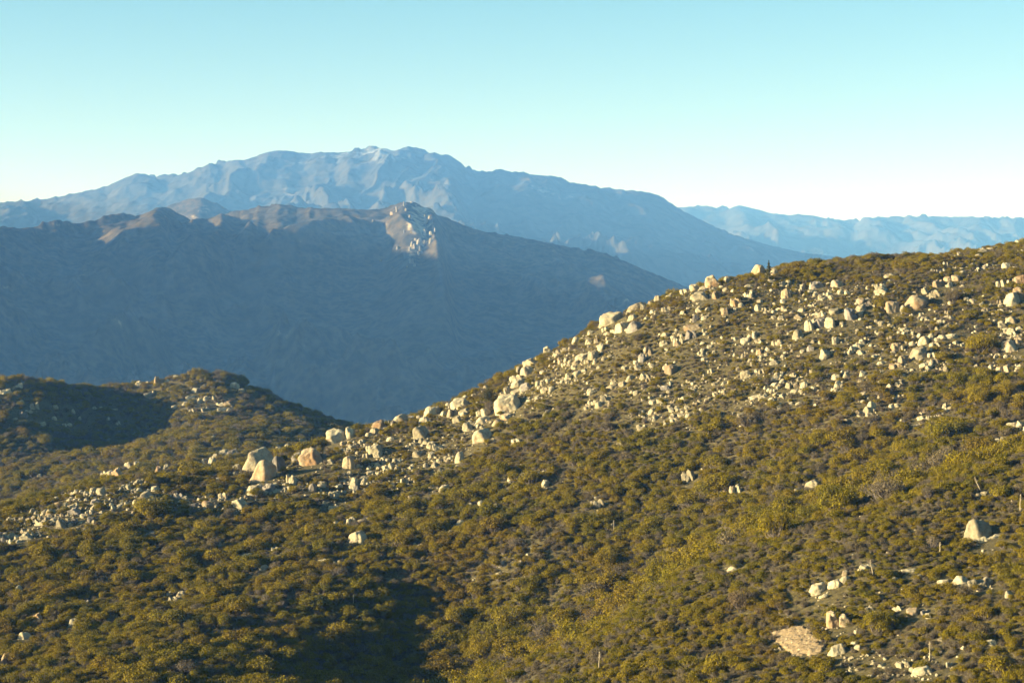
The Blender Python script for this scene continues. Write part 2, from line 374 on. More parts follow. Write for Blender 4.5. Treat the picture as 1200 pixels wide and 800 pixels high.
mountain("far_range", [(640,275),(760,250),(800,243),(815,241),(835,242),(850,243),(862,242),(872,241),(885,245),(900,249),(920,252),(940,251),(960,254),(980,257),(1000,258),(1012,255),(1040,254),(1070,253),(1085,252),(1100,254),(1120,254),(1150,254),(1200,255),(1350,262),(1600,285)], [(640,11000),(1600,11000)], 8000, 14500, -245, M_FAR2, 520, 240, 44.1, 700, 280, 0.5,
         lambda PX, PY, rel, front, X, Y: rel * 0.42 + fbm(X / 420, Y / 420, 5) * 0.35 - 0.32, label="pale blue distant range behind the right hand ridge line")

# an unseen mountain towards the sun, its ridge shaped to shade the middle mountain
ox = np.linspace(-2600, -1250, 90); oy = np.linspace(900, 4600, 200)
OX, OY = np.meshgrid(ox, oy)
prof = np.interp(OY, [900, 1400, 2200, 2700, 2960, 3050, 3190, 3300, 3700, 4300, 4600], [-200, 60, 320, 368, 345, 256, 262, 322, 335, 320, 120])
shape = np.exp(-((OX + 1850) / 330) ** 2)
OZ = -255 + (prof + 255) * shape + fbm(OX / 260, OY / 260, 5) * 30 * shape
oc = link("mountain", grid_mesh("mountain", OX, OY, OZ, M_MID, {"rock": OX * 0 + 0.1})); setp(oc, kind="structure", label="unseen scrub mountain on the sunny side, shaped to shade the valley", category="mountain")

# ------------------------------------------------------------------ haze
hz = bmesh.new(); bmesh.ops.create_cube(hz, size=1.0)
me = bpy.data.meshes.new("haze"); hz.to_mesh(me); hz.free()
haze = link("haze", me); setp(haze, kind="stuff", label="thin blue evening haze filling the valley air", category="haze")
x0, x1, y0, y1, z0, z1 = -5300, 6600, -700, 17200, -330, 570
haze.scale = (x1 - x0, y1 - y0, z1 - z0); haze.location = ((x0 + x1) / 2, (y0 + y1) / 2, (z0 + z1) / 2)
hm = bpy.data.materials.new("haze"); hm.use_nodes = True
hn, hl = hm.node_tree.nodes, hm.node_tree.links
hn.remove(hn["Principled BSDF"])
pv = hn.new("ShaderNodeVolumePrincipled"); hl.new(pv.outputs[0], hn["Material Output"].inputs["Volume"])
pv.inputs["Color"].default_value = (0.15, 0.40, 1.0, 1); pv.inputs["Absorption Color"].default_value = (1, 1, 1, 1)
pv.inputs["Density"].default_value = HAZE_DENSITY; pv.inputs["Anisotropy"].default_value = 0.0
me.materials.append(hm)

# ------------------------------------------------------------------ boulders: the shapes
def rock_points(rs, kind, off, sub):
    """One rock as a rounded intersection of tilted planes, broken up by noise; normalised to a unit box."""
    bm = bmesh.new(); bmesh.ops.create_icosphere(bm, subdivisions=sub, radius=1.0)
    soft = {"rounded": 13.0, "blocky": 42.0, "slab": 40.0, "cracked": 42.0}[kind]
    pl = []
    nside = rs.choice((4, 5, 5, 6)); a0 = rs.uniform(0, 6.28)
    for q in range(nside):
        t = a0 + q * 6.283 / nside + rs.uniform(-.3, .3); pl.append((Vector((math.cos(t), math.sin(t), rs.uniform(-.15, .75))).normalized(), rs.uniform(.55, .95)))
    t = rs.uniform(0, 6.28); tl = rs.uniform(0.05, 0.45)
    pl.append((Vector((math.cos(t) * tl, math.sin(t) * tl, 1)).normalized(), rs.uniform(.55, .8)))
    pl.append((Vector((math.cos(t + 2.6) * .8, math.sin(t + 2.6) * .8, .8)).normalized(), rs.uniform(.75, .98)))
    pl.append((Vector((0, 0, -1)), 0.75))
    for _ in range(rs.choice((1, 2, 3))):
        pl.append((Vector((rs.gauss(0, 1), rs.gauss(0, 1), abs(rs.gauss(0, 0.8)))).normalized(), rs.uniform(0.66, 0.95)))
    out = []
    for v in bm.verts:
        d = v.co.normalized(); acc = 0.6 if kind == "rounded" else 0.3
        for nrm, dist in pl:
            acc += (max(d.dot(nrm), 0.05) / dist) ** soft
        r = acc ** (-1.0 / soft)
        r *= 1 + 0.13 * mnoise.noise(d * 1.4 + off) + 0.085 * mnoise.noise(d * 3.3 + off) + 0.045 * mnoise.noise(d * 8 + off)
        f = abs(mnoise.noise(d * 1.1 + off * 2))
        r *= 1 - (0.16 if kind != "rounded" else 0.06) * max(0.0, 1 - f / 0.055)
        out.append((d * r)[:])
    p = np.array(out); lo, hi = p.min(0), p.max(0); p = (p - (lo + hi) / 2) / (hi - lo)
    f = np.array([[v.index for v in fc.verts] for fc in bm.faces]); bm.free()
    return p, f
def boulder_mesh(name, seed, kind):
    rs = random.Random(seed); off = Vector((seed * 3.1, seed * 1.7, seed * 0.9))
    if kind == "cracked":                                       # a joint-split outcrop: blocks grown together
        V_, F_, k0 = [], [], 0
        nb = rs.choice((2, 3, 3))
        for b_ in range(nb):
            p, f = rock_points(rs, rs.choice(("blocky", "blocky", "rounded")), off + Vector((b_ * 5, 0, 0)), 4)
            sx = rs.uniform(.55, .75) if nb > 2 else rs.uniform(.62, .8)
            p = p * np.array([sx, rs.uniform(.7, 1.0), rs.uniform(.6, 1.0)])
            a = rs.uniform(-.25, .25); c_, s_ = math.cos(a), math.sin(a); x, z = p[:, 0] * c_ - p[:, 2] * s_, p[:, 0] * s_ + p[:, 2] * c_
            p = np.stack([x, p[:, 1], z], 1); p[:, 0] += (b_ / (nb - 1) - .5) * 0.62; p[:, 1] += rs.uniform(-.3, .25); p[:, 2] -= p[:, 2].min() + .5
            V_.append(p); F_.append(f + k0); k0 += len(p)
        p = np.concatenate(V_); f = np.concatenate(F_); lo, hi = p.min(0), p.max(0); p = (p - (lo + hi) / 2) / (hi - lo)
    else:
        p, f = rock_points(rs, kind, off, 4)
    return mesh_np(name, p, tris=f, mat=M_PALE, smooth=True)
KINDS = ["rounded", "blocky", "slab", "cracked", "blocky", "cracked", "blocky", "rounded", "cracked", "blocky", "slab", "blocky", "rounded", "cracked", "blocky", "cracked"]
BM = [boulder_mesh("boulder", 5 + 7 * i, k) for i, k in enumerate(KINDS)]

# measured from the photograph: tile origin x, y and magnification, then (centre x, centre y, width, height, colour)
TILES = [
 (0,520,5.714,"700,205,50,50 740,212,50,70 795,200,62,90,o 780,252,55,28 620,272,55,25 625,310,42,40 675,322,60,65 818,300,36,36 640,385,60,40,g 720,385,34,40 760,437,28,60 505,320,30,36 375,365,22,30 210,455,45,55 408,535,62,75 180,620,75,62 70,620,40,35,g 65,655,40,40 265,215,28,36,o 340,455,60,40 500,450,80,50,g 480,520,70,40,g 610,505,50,50,g 355,510,30,34 300,525,50,36 20,640,40,50,g 50,510,22,28 20,500,28,28 130,430,25,36 250,595,26,26 235,515,25,25 480,310,25,20 575,375,20,30 540,320,30,24 40,603,28,25 680,455,26,22,g 490,415,36,30 265,535,50,24 150,495,40,24 430,415,26,20 560,480,40,26,g 395,395,50,20 330,485,40,30 540,525,50,24,g 110,625,30,30 150,590,30,34 600,455,50,26,g 190,505,36,24"),
 (100,520,7.273,"368,185,52,65 448,180,60,75 435,218,30,30 612,245,66,125,o 700,205,48,75 500,445,130,70 585,385,75,55 430,510,60,80 555,490,50,60 605,480,60,60,g 640,520,50,60 790,440,70,60,g 480,310,30,50,g 515,335,20,45,g 365,370,40,50 460,390,40,36 320,370,46,50 300,522,50,30 355,515,45,50,g 1060,510,90,45,o 545,768,110,44,g 1020,150,60,60 890,265,36,36,g 920,525,90,40,g 855,460,50,36,g 1070,150,50,80"),
 (250,480,6.0,"460,290,60,70 305,365,190,150 355,440,125,150,o 450,385,90,130,g 525,275,50,80 635,230,60,65 690,340,110,130,o 170,410,60,60 275,570,100,80 190,660,75,70 550,490,70,80 370,545,110,60,g 870,190,110,100 960,115,26,50 965,165,60,100 950,375,80,110,o 825,365,40,46 1165,90,90,60,o 1130,150,60,45 80,310,90,70 15,340,40,70 130,320,110,90,g 65,605,60,60 0,660,30,50 1145,285,90,90 760,525,60,50 695,545,50,70,g 830,600,30,60 865,595,50,60 990,500,50,60 1000,545,60,50,g 1060,500,50,60 860,690,90,30 825,690,40,40 975,775,45,45 1045,230,36,40,g 40,490,30,35 110,445,30,20 520,550,45,30 450,570,60,25 600,330,80,60,g 760,330,60,50,g"),  # a tall grey rock stands for the great boulder's shaded face, shade as colour
 (380,470,7.273,"580,150,70,60,g 655,125,110,90 740,110,90,50,g 800,95,30,28 825,270,110,110 900,90,90,100 950,80,80,70 850,160,80,60 1010,110,40,60 825,340,40,60 868,350,56,50 750,365,46,40 800,450,90,70 920,370,80,60 970,390,70,60 915,455,46,65 1040,490,30,56 980,505,42,40 985,605,42,55 740,570,40,40 690,690,60,55 570,555,50,70 630,510,60,36 525,600,40,40 510,520,40,36 515,560,50,40 445,545,60,50 340,680,60,60 255,675,60,60 265,725,70,50 430,400,100,80 455,450,60,60 355,465,50,50 1015,740,60,36 110,780,50,50 60,785,30,40 940,550,30,40 395,610,60,40 345,380,26,30 270,370,34,30 310,350,36,50 370,405,30,30 225,345,40,30 305,555,40,46 760,660,40,24 560,320,60,40,g"),
 (450,430,6.0,"940,110,90,60 1000,140,70,70,g 930,75,80,50 870,170,36,70 880,260,130,130 870,345,70,50,o 930,170,80,30 835,200,50,30 720,145,50,40 700,320,95,60 540,260,90,80 480,320,60,70 520,370,60,60 570,310,70,50 585,420,60,70 630,395,40,40 690,375,110,60 690,480,110,90 930,520,60,40 530,640,55,100 800,390,60,50 1080,215,50,30 1100,110,60,40 1130,160,50,40 985,755,60,30 1150,320,60,50,g 1020,240,30,25 450,205,36,28 570,180,26,34 630,105,30,16 435,645,30,50 390,660,36,36 390,745,30,40"),
 (580,350,7.273,"455,440,70,80 300,530,100,60 360,500,30,40 210,580,46,50 280,620,90,70 695,355,55,65 818,290,52,56 990,170,150,110 940,260,46,40 800,365,46,46 575,440,90,40 745,500,90,70 700,540,80,50 850,480,90,80 905,415,46,60 855,535,30,46 730,620,110,40 690,690,30,40 620,665,40,70 590,700,60,24 560,530,40,70,o 600,520,30,40 640,540,40,40 510,455,30,26 530,485,36,40 590,560,40,30 810,580,36,40 870,355,40,60 390,720,60,40 490,770,50,56 420,780,50,30 890,580,46,26 1010,715,40,50 1030,740,90,40 830,785,80,40 1075,245,50,70 460,690,36,30 1015,275,60,36"),
 (700,310,7.273,"985,100,110,110,o 835,150,76,70 740,160,60,46 330,315,150,60 515,280,50,60 460,300,56,40 880,270,140,80 895,205,60,40 1025,255,80,75,o 800,250,36,26 615,250,30,24 590,380,70,60 390,370,36,56 300,455,80,55 220,535,90,90 320,530,110,100,g 280,380,36,30 840,460,50,80,g 910,455,50,40,g 865,385,46,46 830,530,140,60,o 800,600,80,90,g 655,630,40,60,o 690,660,70,80 720,605,30,40 565,675,70,40 425,725,56,56 455,745,40,66 1075,400,36,80 150,570,60,40 70,550,50,40 30,700,46,60 960,700,50,36 895,760,46,40 1000,750,40,40 910,560,26,30 1000,665,40,26 470,400,40,36,g"),
 (680,400,7.273,"485,210,40,90 520,150,60,90,g 610,205,46,40 425,310,70,50 550,300,70,60 580,325,40,40 785,235,100,90,o 285,350,46,36 290,380,110,20 95,430,70,65 110,520,80,44 195,495,60,70 160,545,60,70 255,480,60,40,g 65,560,60,36 470,440,50,46,o 730,395,66,46,g 770,355,28,36 985,385,36,30 940,400,30,22 695,460,30,24 650,515,110,50 610,600,60,56 780,580,46,50 820,565,26,36 910,560,40,34 865,485,50,30 630,660,60,60 680,630,40,30 800,670,60,40 1040,105,40,30 540,740,90,36 860,625,60,36 915,630,40,36 370,220,28,26 1060,290,30,26 1080,345,26,26"),
 (830,290,7.273,"170,205,50,60,o 425,175,90,95,o 575,220,66,105 65,405,60,80,o 235,465,80,85,o 145,545,56,75,o 345,410,70,60 375,375,36,36 440,345,40,26 420,515,46,70 480,525,40,36 505,550,60,30 560,595,46,36 625,600,50,50 600,655,36,36 660,395,70,100,o 690,300,50,50 630,310,50,50 635,460,40,50 880,330,36,80 930,320,100,80,g 800,350,28,40 900,490,60,36 860,665,70,110 910,640,50,90 970,640,80,90,g 1045,640,80,110 1080,540,90,60 945,575,56,40 985,570,40,50 760,745,70,100 640,765,40,46 795,535,60,40 770,590,60,50 395,745,40,70 230,780,30,40 640,500,30,30,g 875,570,26,26 730,350,30,26 910,375,30,30 960,430,36,36 1000,400,40,40 930,410,30,30 985,440,40,30"),
 (830,380,7.273,"235,130,30,40 320,140,80,60 395,95,40,70 425,140,60,40 590,155,80,50 440,235,50,60,o 445,285,36,50 495,260,36,36 600,240,60,26 635,270,36,36 565,325,70,40 325,430,76,76 455,400,46,46 655,355,30,36 630,420,30,50 575,460,70,40 620,470,40,46 725,435,46,50 770,470,40,50 815,515,60,60 690,525,50,70 750,520,40,50,g 740,570,80,40 565,515,60,40 485,540,30,36 520,560,40,40 550,565,40,40 590,540,30,36 470,610,60,60 400,620,80,36 625,610,30,46 575,600,40,40 220,575,46,40 130,505,46,40 55,505,40,30 60,590,40,40 120,570,50,30 20,400,46,40 85,375,20,36 1000,255,90,105 880,205,60,60,g 805,230,40,36 1075,455,40,56 1075,560,50,50 280,775,60,46 920,505,24,24 600,720,26,26 770,675,60,30,g 1080,140,40,80 220,265,22,50 290,270,26,50 415,395,40,36"),
 (950,320,7.273,"225,90,90,70,o 310,40,50,40 605,120,70,80 600,150,90,50 680,20,90,40 655,75,60,40 540,105,36,30 420,240,70,56,o 430,300,90,60 490,265,60,56,g 345,350,90,130,g 425,360,40,70,o 485,220,40,28 700,290,100,110,o 900,245,150,130,o 775,300,80,60 980,150,50,70 1050,185,100,70 220,575,50,65 295,570,26,40 390,625,75,50 440,590,50,60 355,670,36,30 430,675,50,36 280,685,30,30 590,425,40,36 500,460,40,24 800,480,50,36 815,505,30,50 875,515,36,50 970,385,50,26 945,345,40,20 740,630,80,80,o 790,640,36,60 860,610,46,70 970,575,90,90 1030,540,56,60 1055,605,70,46 925,680,140,100 795,740,70,90,o 725,785,90,50,o 1030,700,60,60 1050,750,60,60 1010,780,60,50 600,765,60,36 555,705,60,36 295,775,26,26 555,620,36,20 45,180,30,50 110,210,60,40 150,180,30,50 250,165,50,50 310,170,40,46 590,510,60,30"),  # the tall grey block behind the egg boulders is coloured for its shade
 (1050,280,7.273,"370,375,100,80,o 480,335,120,56,o 455,390,50,60 505,155,30,40 545,130,40,50 420,210,40,36 720,110,100,36 700,145,60,40 665,180,30,26 655,220,30,36 690,270,30,30 755,250,60,30 570,285,46,36 940,230,70,60 1015,245,36,30 1070,345,90,80,o 1010,350,30,36 895,380,70,70 990,520,110,120 1060,470,100,130,o 880,535,36,40 895,570,46,40 755,610,40,46 655,530,60,50,o 605,510,46,36 500,515,60,46 460,550,30,40 440,670,46,46 480,675,50,46 375,705,60,46 350,765,40,40 245,685,56,26 75,770,56,40 910,730,66,76 985,695,86,80 1055,20,80,46 1060,105,50,30 735,40,36,26 850,75,24,24 800,85,50,24 960,365,26,36 340,270,30,26 395,265,56,26"),
 (1050,370,7.273,"440,175,140,46 560,245,70,30 515,325,36,30 410,455,60,50 795,220,40,50 985,130,70,60 1055,110,50,46 935,140,40,46 965,265,110,100 1060,230,90,110,o 870,330,40,30 815,440,36,60 920,450,110,70,o 1045,430,50,46 695,460,36,36,g 685,95,30,36 840,45,40,30 960,190,30,26 900,160,26,40 420,765,30,50 670,365,24,20 1000,150,50,40"),
 (950,430,4.8,"140,58,46,40 200,45,40,46 155,100,40,50 135,130,36,26 295,38,36,40 340,225,50,70 320,245,50,50 330,268,36,26 385,85,24,26 495,93,36,30 455,225,40,36 485,215,20,26 755,220,26,36 665,285,26,30 625,285,40,24 490,165,30,16 295,150,50,20 1135,330,50,40 1180,320,40,40 1055,415,30,36 1090,405,40,30 575,55,24,26 275,275,40,16 605,325,40,12"),
 (800,550,3.0,"20,22,46,46 185,70,36,40 455,52,50,30 1040,215,70,70 1080,240,70,24 475,422,60,46 535,400,50,26 650,340,50,16 570,365,20,24 185,345,60,24 800,355,50,16 978,390,40,36 1050,398,70,46 1150,440,30,26 530,530,40,70,o 575,530,40,50,o 545,635,60,46 755,490,30,26 810,500,40,30,o 855,500,30,22,g 655,490,26,26 940,685,24,24 775,685,40,30 840,710,70,36 1085,610,36,30 1053,85,40,16 920,395,36,20 700,690,30,20 610,575,16,24"),
 (400,550,3.0,"55,240,60,50 80,35,26,30 45,60,26,36 250,105,30,30,o 360,65,36,24 222,42,26,30 418,188,24,24 380,222,16,22 565,332,24,24,g 490,120,20,22 900,118,40,28 545,90,16,16 715,50,24,30 35,180,30,30 640,18,26,14 955,200,14,26 260,270,26,12 655,300,14,14 85,175,20,14 540,128,18,18 1075,395,16,14"),
 (0,550,3.0,"640,440,34,26 610,455,28,22 255,540,30,34 85,585,40,34 15,665,36,50,o 135,518,26,30,o 228,478,32,16 318,535,24,14 308,465,24,20,g 65,420,24,30 925,343,30,16 1135,325,40,26 1190,330,26,26 968,278,26,16 865,308,40,24 483,580,30,16 590,440,14,14 735,120,50,26,o 845,118,44,40 905,215,20,14 185,355,16,14 585,557,16,14 770,262,16,20 1150,215,26,12 980,305,24,14"),
 (0,430,7.273,"40,215,50,46 75,205,36,50,o 110,180,36,30 140,165,26,26 178,160,40,50 10,215,24,40 315,330,34,70,g 275,335,34,60,g 355,485,60,30 130,440,30,26 460,435,40,36,g 590,490,40,30,g 545,490,36,24,g 920,440,30,30,g 1000,470,36,36,g 680,440,24,40,g 190,400,60,60,g 245,375,46,30,g 180,295,40,30,g 460,340,60,36,g 625,375,30,40,g 800,348,36,22,g 855,348,28,22,g 985,358,50,16,g"),
 (150,420,6.0,"80,150,46,40,o 140,155,26,24 220,145,60,56,o 245,110,26,26 335,132,36,36 275,155,30,20 750,190,56,50 475,222,50,36 500,300,36,50,o 400,320,40,40 440,270,50,30 710,318,60,46,o 660,322,36,30 545,355,50,36 602,278,24,34 325,340,30,30 175,240,40,30 140,255,50,36 530,190,36,24 545,280,40,36,g 660,355,50,30,g 525,440,30,20 605,555,30,40,o 472,70,20,20 630,318,24,26 450,365,36,26,g 800,225,40,30,g 705,360,40,24,g"),
]
ROCKS = []
HERO = [(300.8,540.8),(309.2,553.3),(365,536.7),(596.7,473.3),(565,510),(618.5,435.2),(716.1,373.4),(682.4,418.7),(395,511.7),(493.4,507.1),(470,487.2),(540,473),(708,420),(696,424),(1146.7,621.7),(1186.1,351.5),(1182.7,406.4)]
for ox_, oy_, s_, txt in TILES:
    for tok in txt.split():
        p = tok.split(","); a, b_, w_, h_ = map(float, p[:4])
        ROCKS.append(dict(px=ox_ + a / s_, py=oy_ + b_ / s_, w=w_ / s_, h=h_ / s_, c=p[4] if len(p) > 4 else "p"))
for i, q in enumerate(ROCKS):
    rr = random.Random(1000 + i)
    yb = q["py"] + 0.32 * q["h"]; D = float(hit(q["px"], yb)[0]); tries = 0
    while (not D == D) and tries < 60:
        yb += 1.0; D = float(hit(q["px"], yb)[0]); tries += 1
    q["D"] = D
    x = (q["px"] - CX) / F_PX * D; zc = (Y_HOR - q["py"]) / F_PX * D
    w_, h_ = q["w"] * D / F_PX, q["h"] * D / F_PX
    zc = min(zc, float(H(x, D)) + 0.42 * h_)
    dep = w_ * rr.uniform(0.75, 1.15) if w_ < 2 * h_ else (w_ * 0.7)
    # a rock is buried in the slope: its body reaches lower than what shows
    ext = 0.42 * h_
    q["loc"] = (x, D + dep * 0.12, zc - ext / 2); k_ = 1.27; q["scale"] = (w_ * k_ * 1.03, dep * k_, h_ * 0.96 + ext)
    asp = q["w"] / q["h"]; hero = any((q["px"] - a) ** 2 + (q["py"] - b_) ** 2 < 4 for a, b_ in HERO)
    pool = [k for k, t in enumerate(KINDS) if (t in ("slab", "blocky", "cracked") if asp > 1.3 else t != "cracked" if asp < 0.85 else True)]
    if hero: pool = [4, 6, 9, 11, 14]; q["scale"] = tuple(v * 1.18 for v in q["scale"])
    q["var"] = rr.choice(pool); q["kind"] = KINDS[q["var"]]
    q["rot"] = (rr.uniform(-.12, .12), -rr.uniform(0.05, 0.38) if asp > 1.2 else rr.uniform(-.38, .22), rr.uniform(-.5, .5))
    q["area"] = q["w"] * q["h"]
ROCKS = [q for q in ROCKS if q["D"] == q["D"]]

# named rocks: pixel, short phrase for neighbours' labels, own label
LANDMARKS = [
 (300.8,540.8,"the great cream boulder","great cream boulder, the bulkiest on the low shoulder of the ridge"),
 (309.2,553.3,None,"tan square-faced block leaning on the front of the great cream boulder"),
 (365,536.7,"the streaked tan boulder","streaked tan boulder standing uphill of the great cream boulder"),
 (139.1,555,"the orange-sided egg rock","orange-sided egg-shaped rock at the top of the stony shoulder"),
 (184.1,553.7,"the tall tan standing stone","tall tan standing stone on the stony shoulder beside a dark hollow"),
 (168.7,581.2,"the broad pale slab","broad pale slab lying in the middle of the stony shoulder"),
 (71.4,613.6,"the two-horned pale rock","upright pale rock among the rubble at the foot of the stony shoulder"),
 (31.5,628.5,"the lowest tan rubble rock","stout pale rock at the lowest end of the ridge rubble"),
 (596.7,473.3,"the great pale wedge","great pale wedge-shaped boulder in the outcrop below the ridge line"),
 (565,510,"the squat lone block","squat cream block alone below the pale wedge outcrop"),
 (538.3,536.7,"the pale upright sliver","pale upright sliver of rock in green brush under the outcrop"),
 (493.4,507.1,"the long pale ridge outcrop","long pale outcrop just under the ridge line"),
 (470,487.2,"the skyline cream block","cream block on the low skyline where the far hill ends"),
 (439.1,525,"the lumpy pale boulder","lumpy pale boulder in brush under the low skyline"),
 (395,511.7,"the domed cream boulder","domed cream boulder on the ridge line against the darker hill"),
 (618.5,435.2,"the cream cube","cream cube-shaped boulder just below the skyline slope"),
 (716.1,373.4,"the humped skyline boulder","humped cream boulder bulging out of the steep skyline"),
 (745.4,353.3,None,"long low cream slab lying along the steep skyline"),
 (835.4,323.7,"the round skyline boulder","big round tan boulder standing up from the skyline"),
 (888.4,314.1,"the orange skyline boulder","orange stained boulder on the skyline beside a tiny conifer"),
 (909.1,320.2,"the cream block by the tiny conifer","upright cream block on the shaded side of the tiny skyline conifer"),
 (821,347.1,"the long cream boulder","long cream boulder below the round skyline boulder"),
 (787.9,432.3,"the lone orange boulder","lone orange-topped boulder leaning in grey brush mid slope"),
 (814.1,382.9,"the flat orange slab","flat orange slab with a dark hollow beneath it"),
 (682.4,418.7,"the broad-faced boulder","broad flat-faced cream boulder below the steep skyline"),
 (948.2,381.4,"the pale egg pair","fat pale egg-shaped boulder in front of a dark gap"),
 (973.7,378,None,"upright pale egg boulder beyond the dark gap, topped by a cap rock"),
 (997.4,368.1,"the grey shaded block","block coloured grey for its shade, behind the pale egg boulders"),
 (1046.2,359.9,"the round-shouldered tan boulder","round-shouldered tan boulder half sunk in dark brush"),
 (1073.7,353.7,"the great sloping boulder","great sloping tan boulder, the bulkiest on the upper hill"),
 (967.5,415.1,"the lone smooth egg","lone smooth tan egg boulder in green brush"),
 (1077.2,413.5,"the broad buff outcrop","broad buff outcrop of jointed rock on the upper hill"),
 (1186.1,351.5,"the cracked buff block","cracked buff block with an orange neighbour where the upper hill leaves the picture"),
 (1100.9,331.6,"the orange ledge","orange stained ledge above the great sloping boulder"),
 (1182.7,406.4,"the pale ribbed outcrop","pale ribbed outcrop among heaped stones where the slope leaves the picture"),
 (1059.3,421.8,None,"tall tan boulder below the broad buff outcrop"),
 (874.7,439.1,"the lone square boulder","lone square pale boulder with a long dark shadow"),
 (1020.8,476.9,"the stacked pale stones","pale rock stacked over another in grey brush below the boulder belt"),
 (695,459.1,"the solitary white rock","solitary white rock on the brushy slope under the steep skyline"),
 (1146.7,621.7,"the jagged pale ledge","jagged pale ledge on the near spur"),
 (958.3,690.7,"the whitish slab","rounded whitish slab on the near spur uphill of the bare soil"),
 (978.3,683.3,None,"narrow whitish slab ending against the rounded whitish slab"),
 (976.7,726.7,"the post-like orange rock","post-like orange rock at the edge of the bare tan soil"),
 (991.7,726.7,None,"orange rock behind a dark cleft beside the post-like orange rock"),
 (981.7,761.7,"the leaning rock below the soil","leaning tan rock under the lower edge of the bare soil"),
 (1150,682.7,"the blunt pale rock","blunt pale rock in olive brush below the jagged ledge"),
 (418.3,630,"the pale wedge in the green slope","pale wedge alone on the wide green slope"),
 (213.3,696.7,"the cream rock pair","cream rock with a smaller partner on the low green slope"),
 (588.3,660.7,"the small grey square rock","small grey square rock in the middle of the green slope"),
 (700,589.3,"the cap-like pale rock","cap-like pale rock lying in shrubs on the middle slope"),
 (85,730,"the round whitish rock","round whitish rock low on the sunny end of the slope"),
 (28.3,745,"the low slope rock","pale tilted rock where the low slope leaves the picture"),
 (806.7,557.3,"the square pale rock in the hollow","square pale rock at the edge of the grey hollow"),
 (281.7,590,"the white pyramid rock","white pyramid-shaped rock below the great cream boulder"),
 (295.8,575,None,"pale tongue-shaped slab under the great cream boulder"),
 (408.3,542.5,"the leaning orange rock","leaning orange-topped rock on the stony fall below the domed boulder"),
 (271.7,533.3,"the grey hump behind","grey hump of rock behind the ridge, half in shade"),
 (186.7,444.2,"the buff block on the rear hill","buff block on the crest of the rear hill"),
 (275,451.7,"the tan rock of the rear hill","tan rock high on the shaded end of the rear hill"),
 (24.5,452,"the rear knob rock","cream rock topping the knob of the rear hill"),
 (48.8,496.7,"the lone bright rock in shade","lone bright rock below the dark shadow on the rear hill"),
]
LM = []; LMROCKS = []
for lx, ly, phrase, full in LANDMARKS:
    best = min((q for q in ROCKS if "own" not in q), key=lambda q: (q["px"] - lx) ** 2 + (q["py"] - ly) ** 2)
    if (best["px"] - lx) ** 2 + (best["py"] - ly) ** 2 < 25:
        best["own"] = full; best["phrase"] = phrase; best["area"] *= 100; LMROCKS.append(best)
        if phrase: LM.append((best["px"], best["py"], phrase))
LM_EXTRA = [(935, 752, "the bare tan soil"), (572, 467, "the dark upright bush"), (985, 577, "the big round bush"), (901, 318, "the tiny conifer"), (1155, 398, "the tall green bush"), (912, 612, "the green gully bush")]

def describe(px, py, adj, noun, lms, taken):
    """A label telling one thing from its look and from the landmarks next to it."""
    near = sorted(((math.hypot(px - a, (py - b_) * 1.3), a, b_, t) for a, b_, t in lms))[:7]
    opts = []
    for d, a, b_, t in near:
        if d < 1.0: continue
        dx, dy = px - a, py - b_
        hor = "on the sunny side of" if dx < 0 else "on the shaded side of"
        ver = "above" if dy < 0 else "below"
        diag = ver + (" and sunward of" if dx < 0 else " and shadeward of")
        rel = hor if abs(dx) > 2 * abs(dy) else ver if abs(dy) > 2 * abs(dx) else diag
        how = "close " if d < 22 else "" if d < 55 else "well "
        if rel.startswith("on "): how = {"close ": "just ", "": "", "well ": "farther off "}[how]
        opts.append(how + rel + " " + t)
    for o in opts[:3]:
        lab = f"{adj} {noun} {o}"
        if len(lab.split()) <= 16 and lab not in taken: return lab
    for i in range(3):
        for j in range(len(opts)):
            if i == j: continue
            lab = f"{adj} {noun} {opts[i]}, {opts[j].replace('on the ', '').replace('close ', '').replace('well ', '').replace('farther off ', '')}"
            if len(lab.split()) <= 16 and lab not in taken: return lab
    return min((f"{adj} {noun} {o}" for o in opts), key=lambda t: (len(t.split()) > 16, 0))

ROCKS.sort(key=lambda q: -q["area"])
NEAR_ROCKS = ROCKS[:300]; REST_ROCKS = ROCKS[300:]
taken = set(q["own"] for q in NEAR_ROCKS if "own" in q)
SRC_ROCK = {}
for q in NEAR_ROCKS:
    o = link("boulder", BM[q["var"]])
    o.location = q["loc"]; o.scale = q["scale"]; o.rotation_euler = q["rot"]
    o.material_slots[0].link = 'OBJECT'; o.material_slots[0].material = {"p": M_PALE, "o": M_TAN, "g": M_GREYROCK}[q["c"]]
    if "own" in q: lab = q["own"]
    else:
        size = "large" if q["area"] > 110 else "medium" if q["area"] > 62 else "small"
        colr = {"p": "cream", "o": "orange-tan", "g": "grey"}[q["c"]]
        asp = q["w"] / q["h"]
        shp = "upright" if asp < 0.72 else "low flat" if asp > 1.7 else {"rounded": "rounded", "blocky": "angular", "slab": "slabby", "cracked": "split"}[q["kind"]]
        lab = describe(q["px"], q["py"], f"{size} {shp} {colr}", "rock", LM + LM_EXTRA[:4], taken)
    taken.add(lab)
    setp(o, label=lab, category="boulder", group="granite boulders scattered over the brushy hill")
    SRC_ROCK.setdefault(q["var"], o)

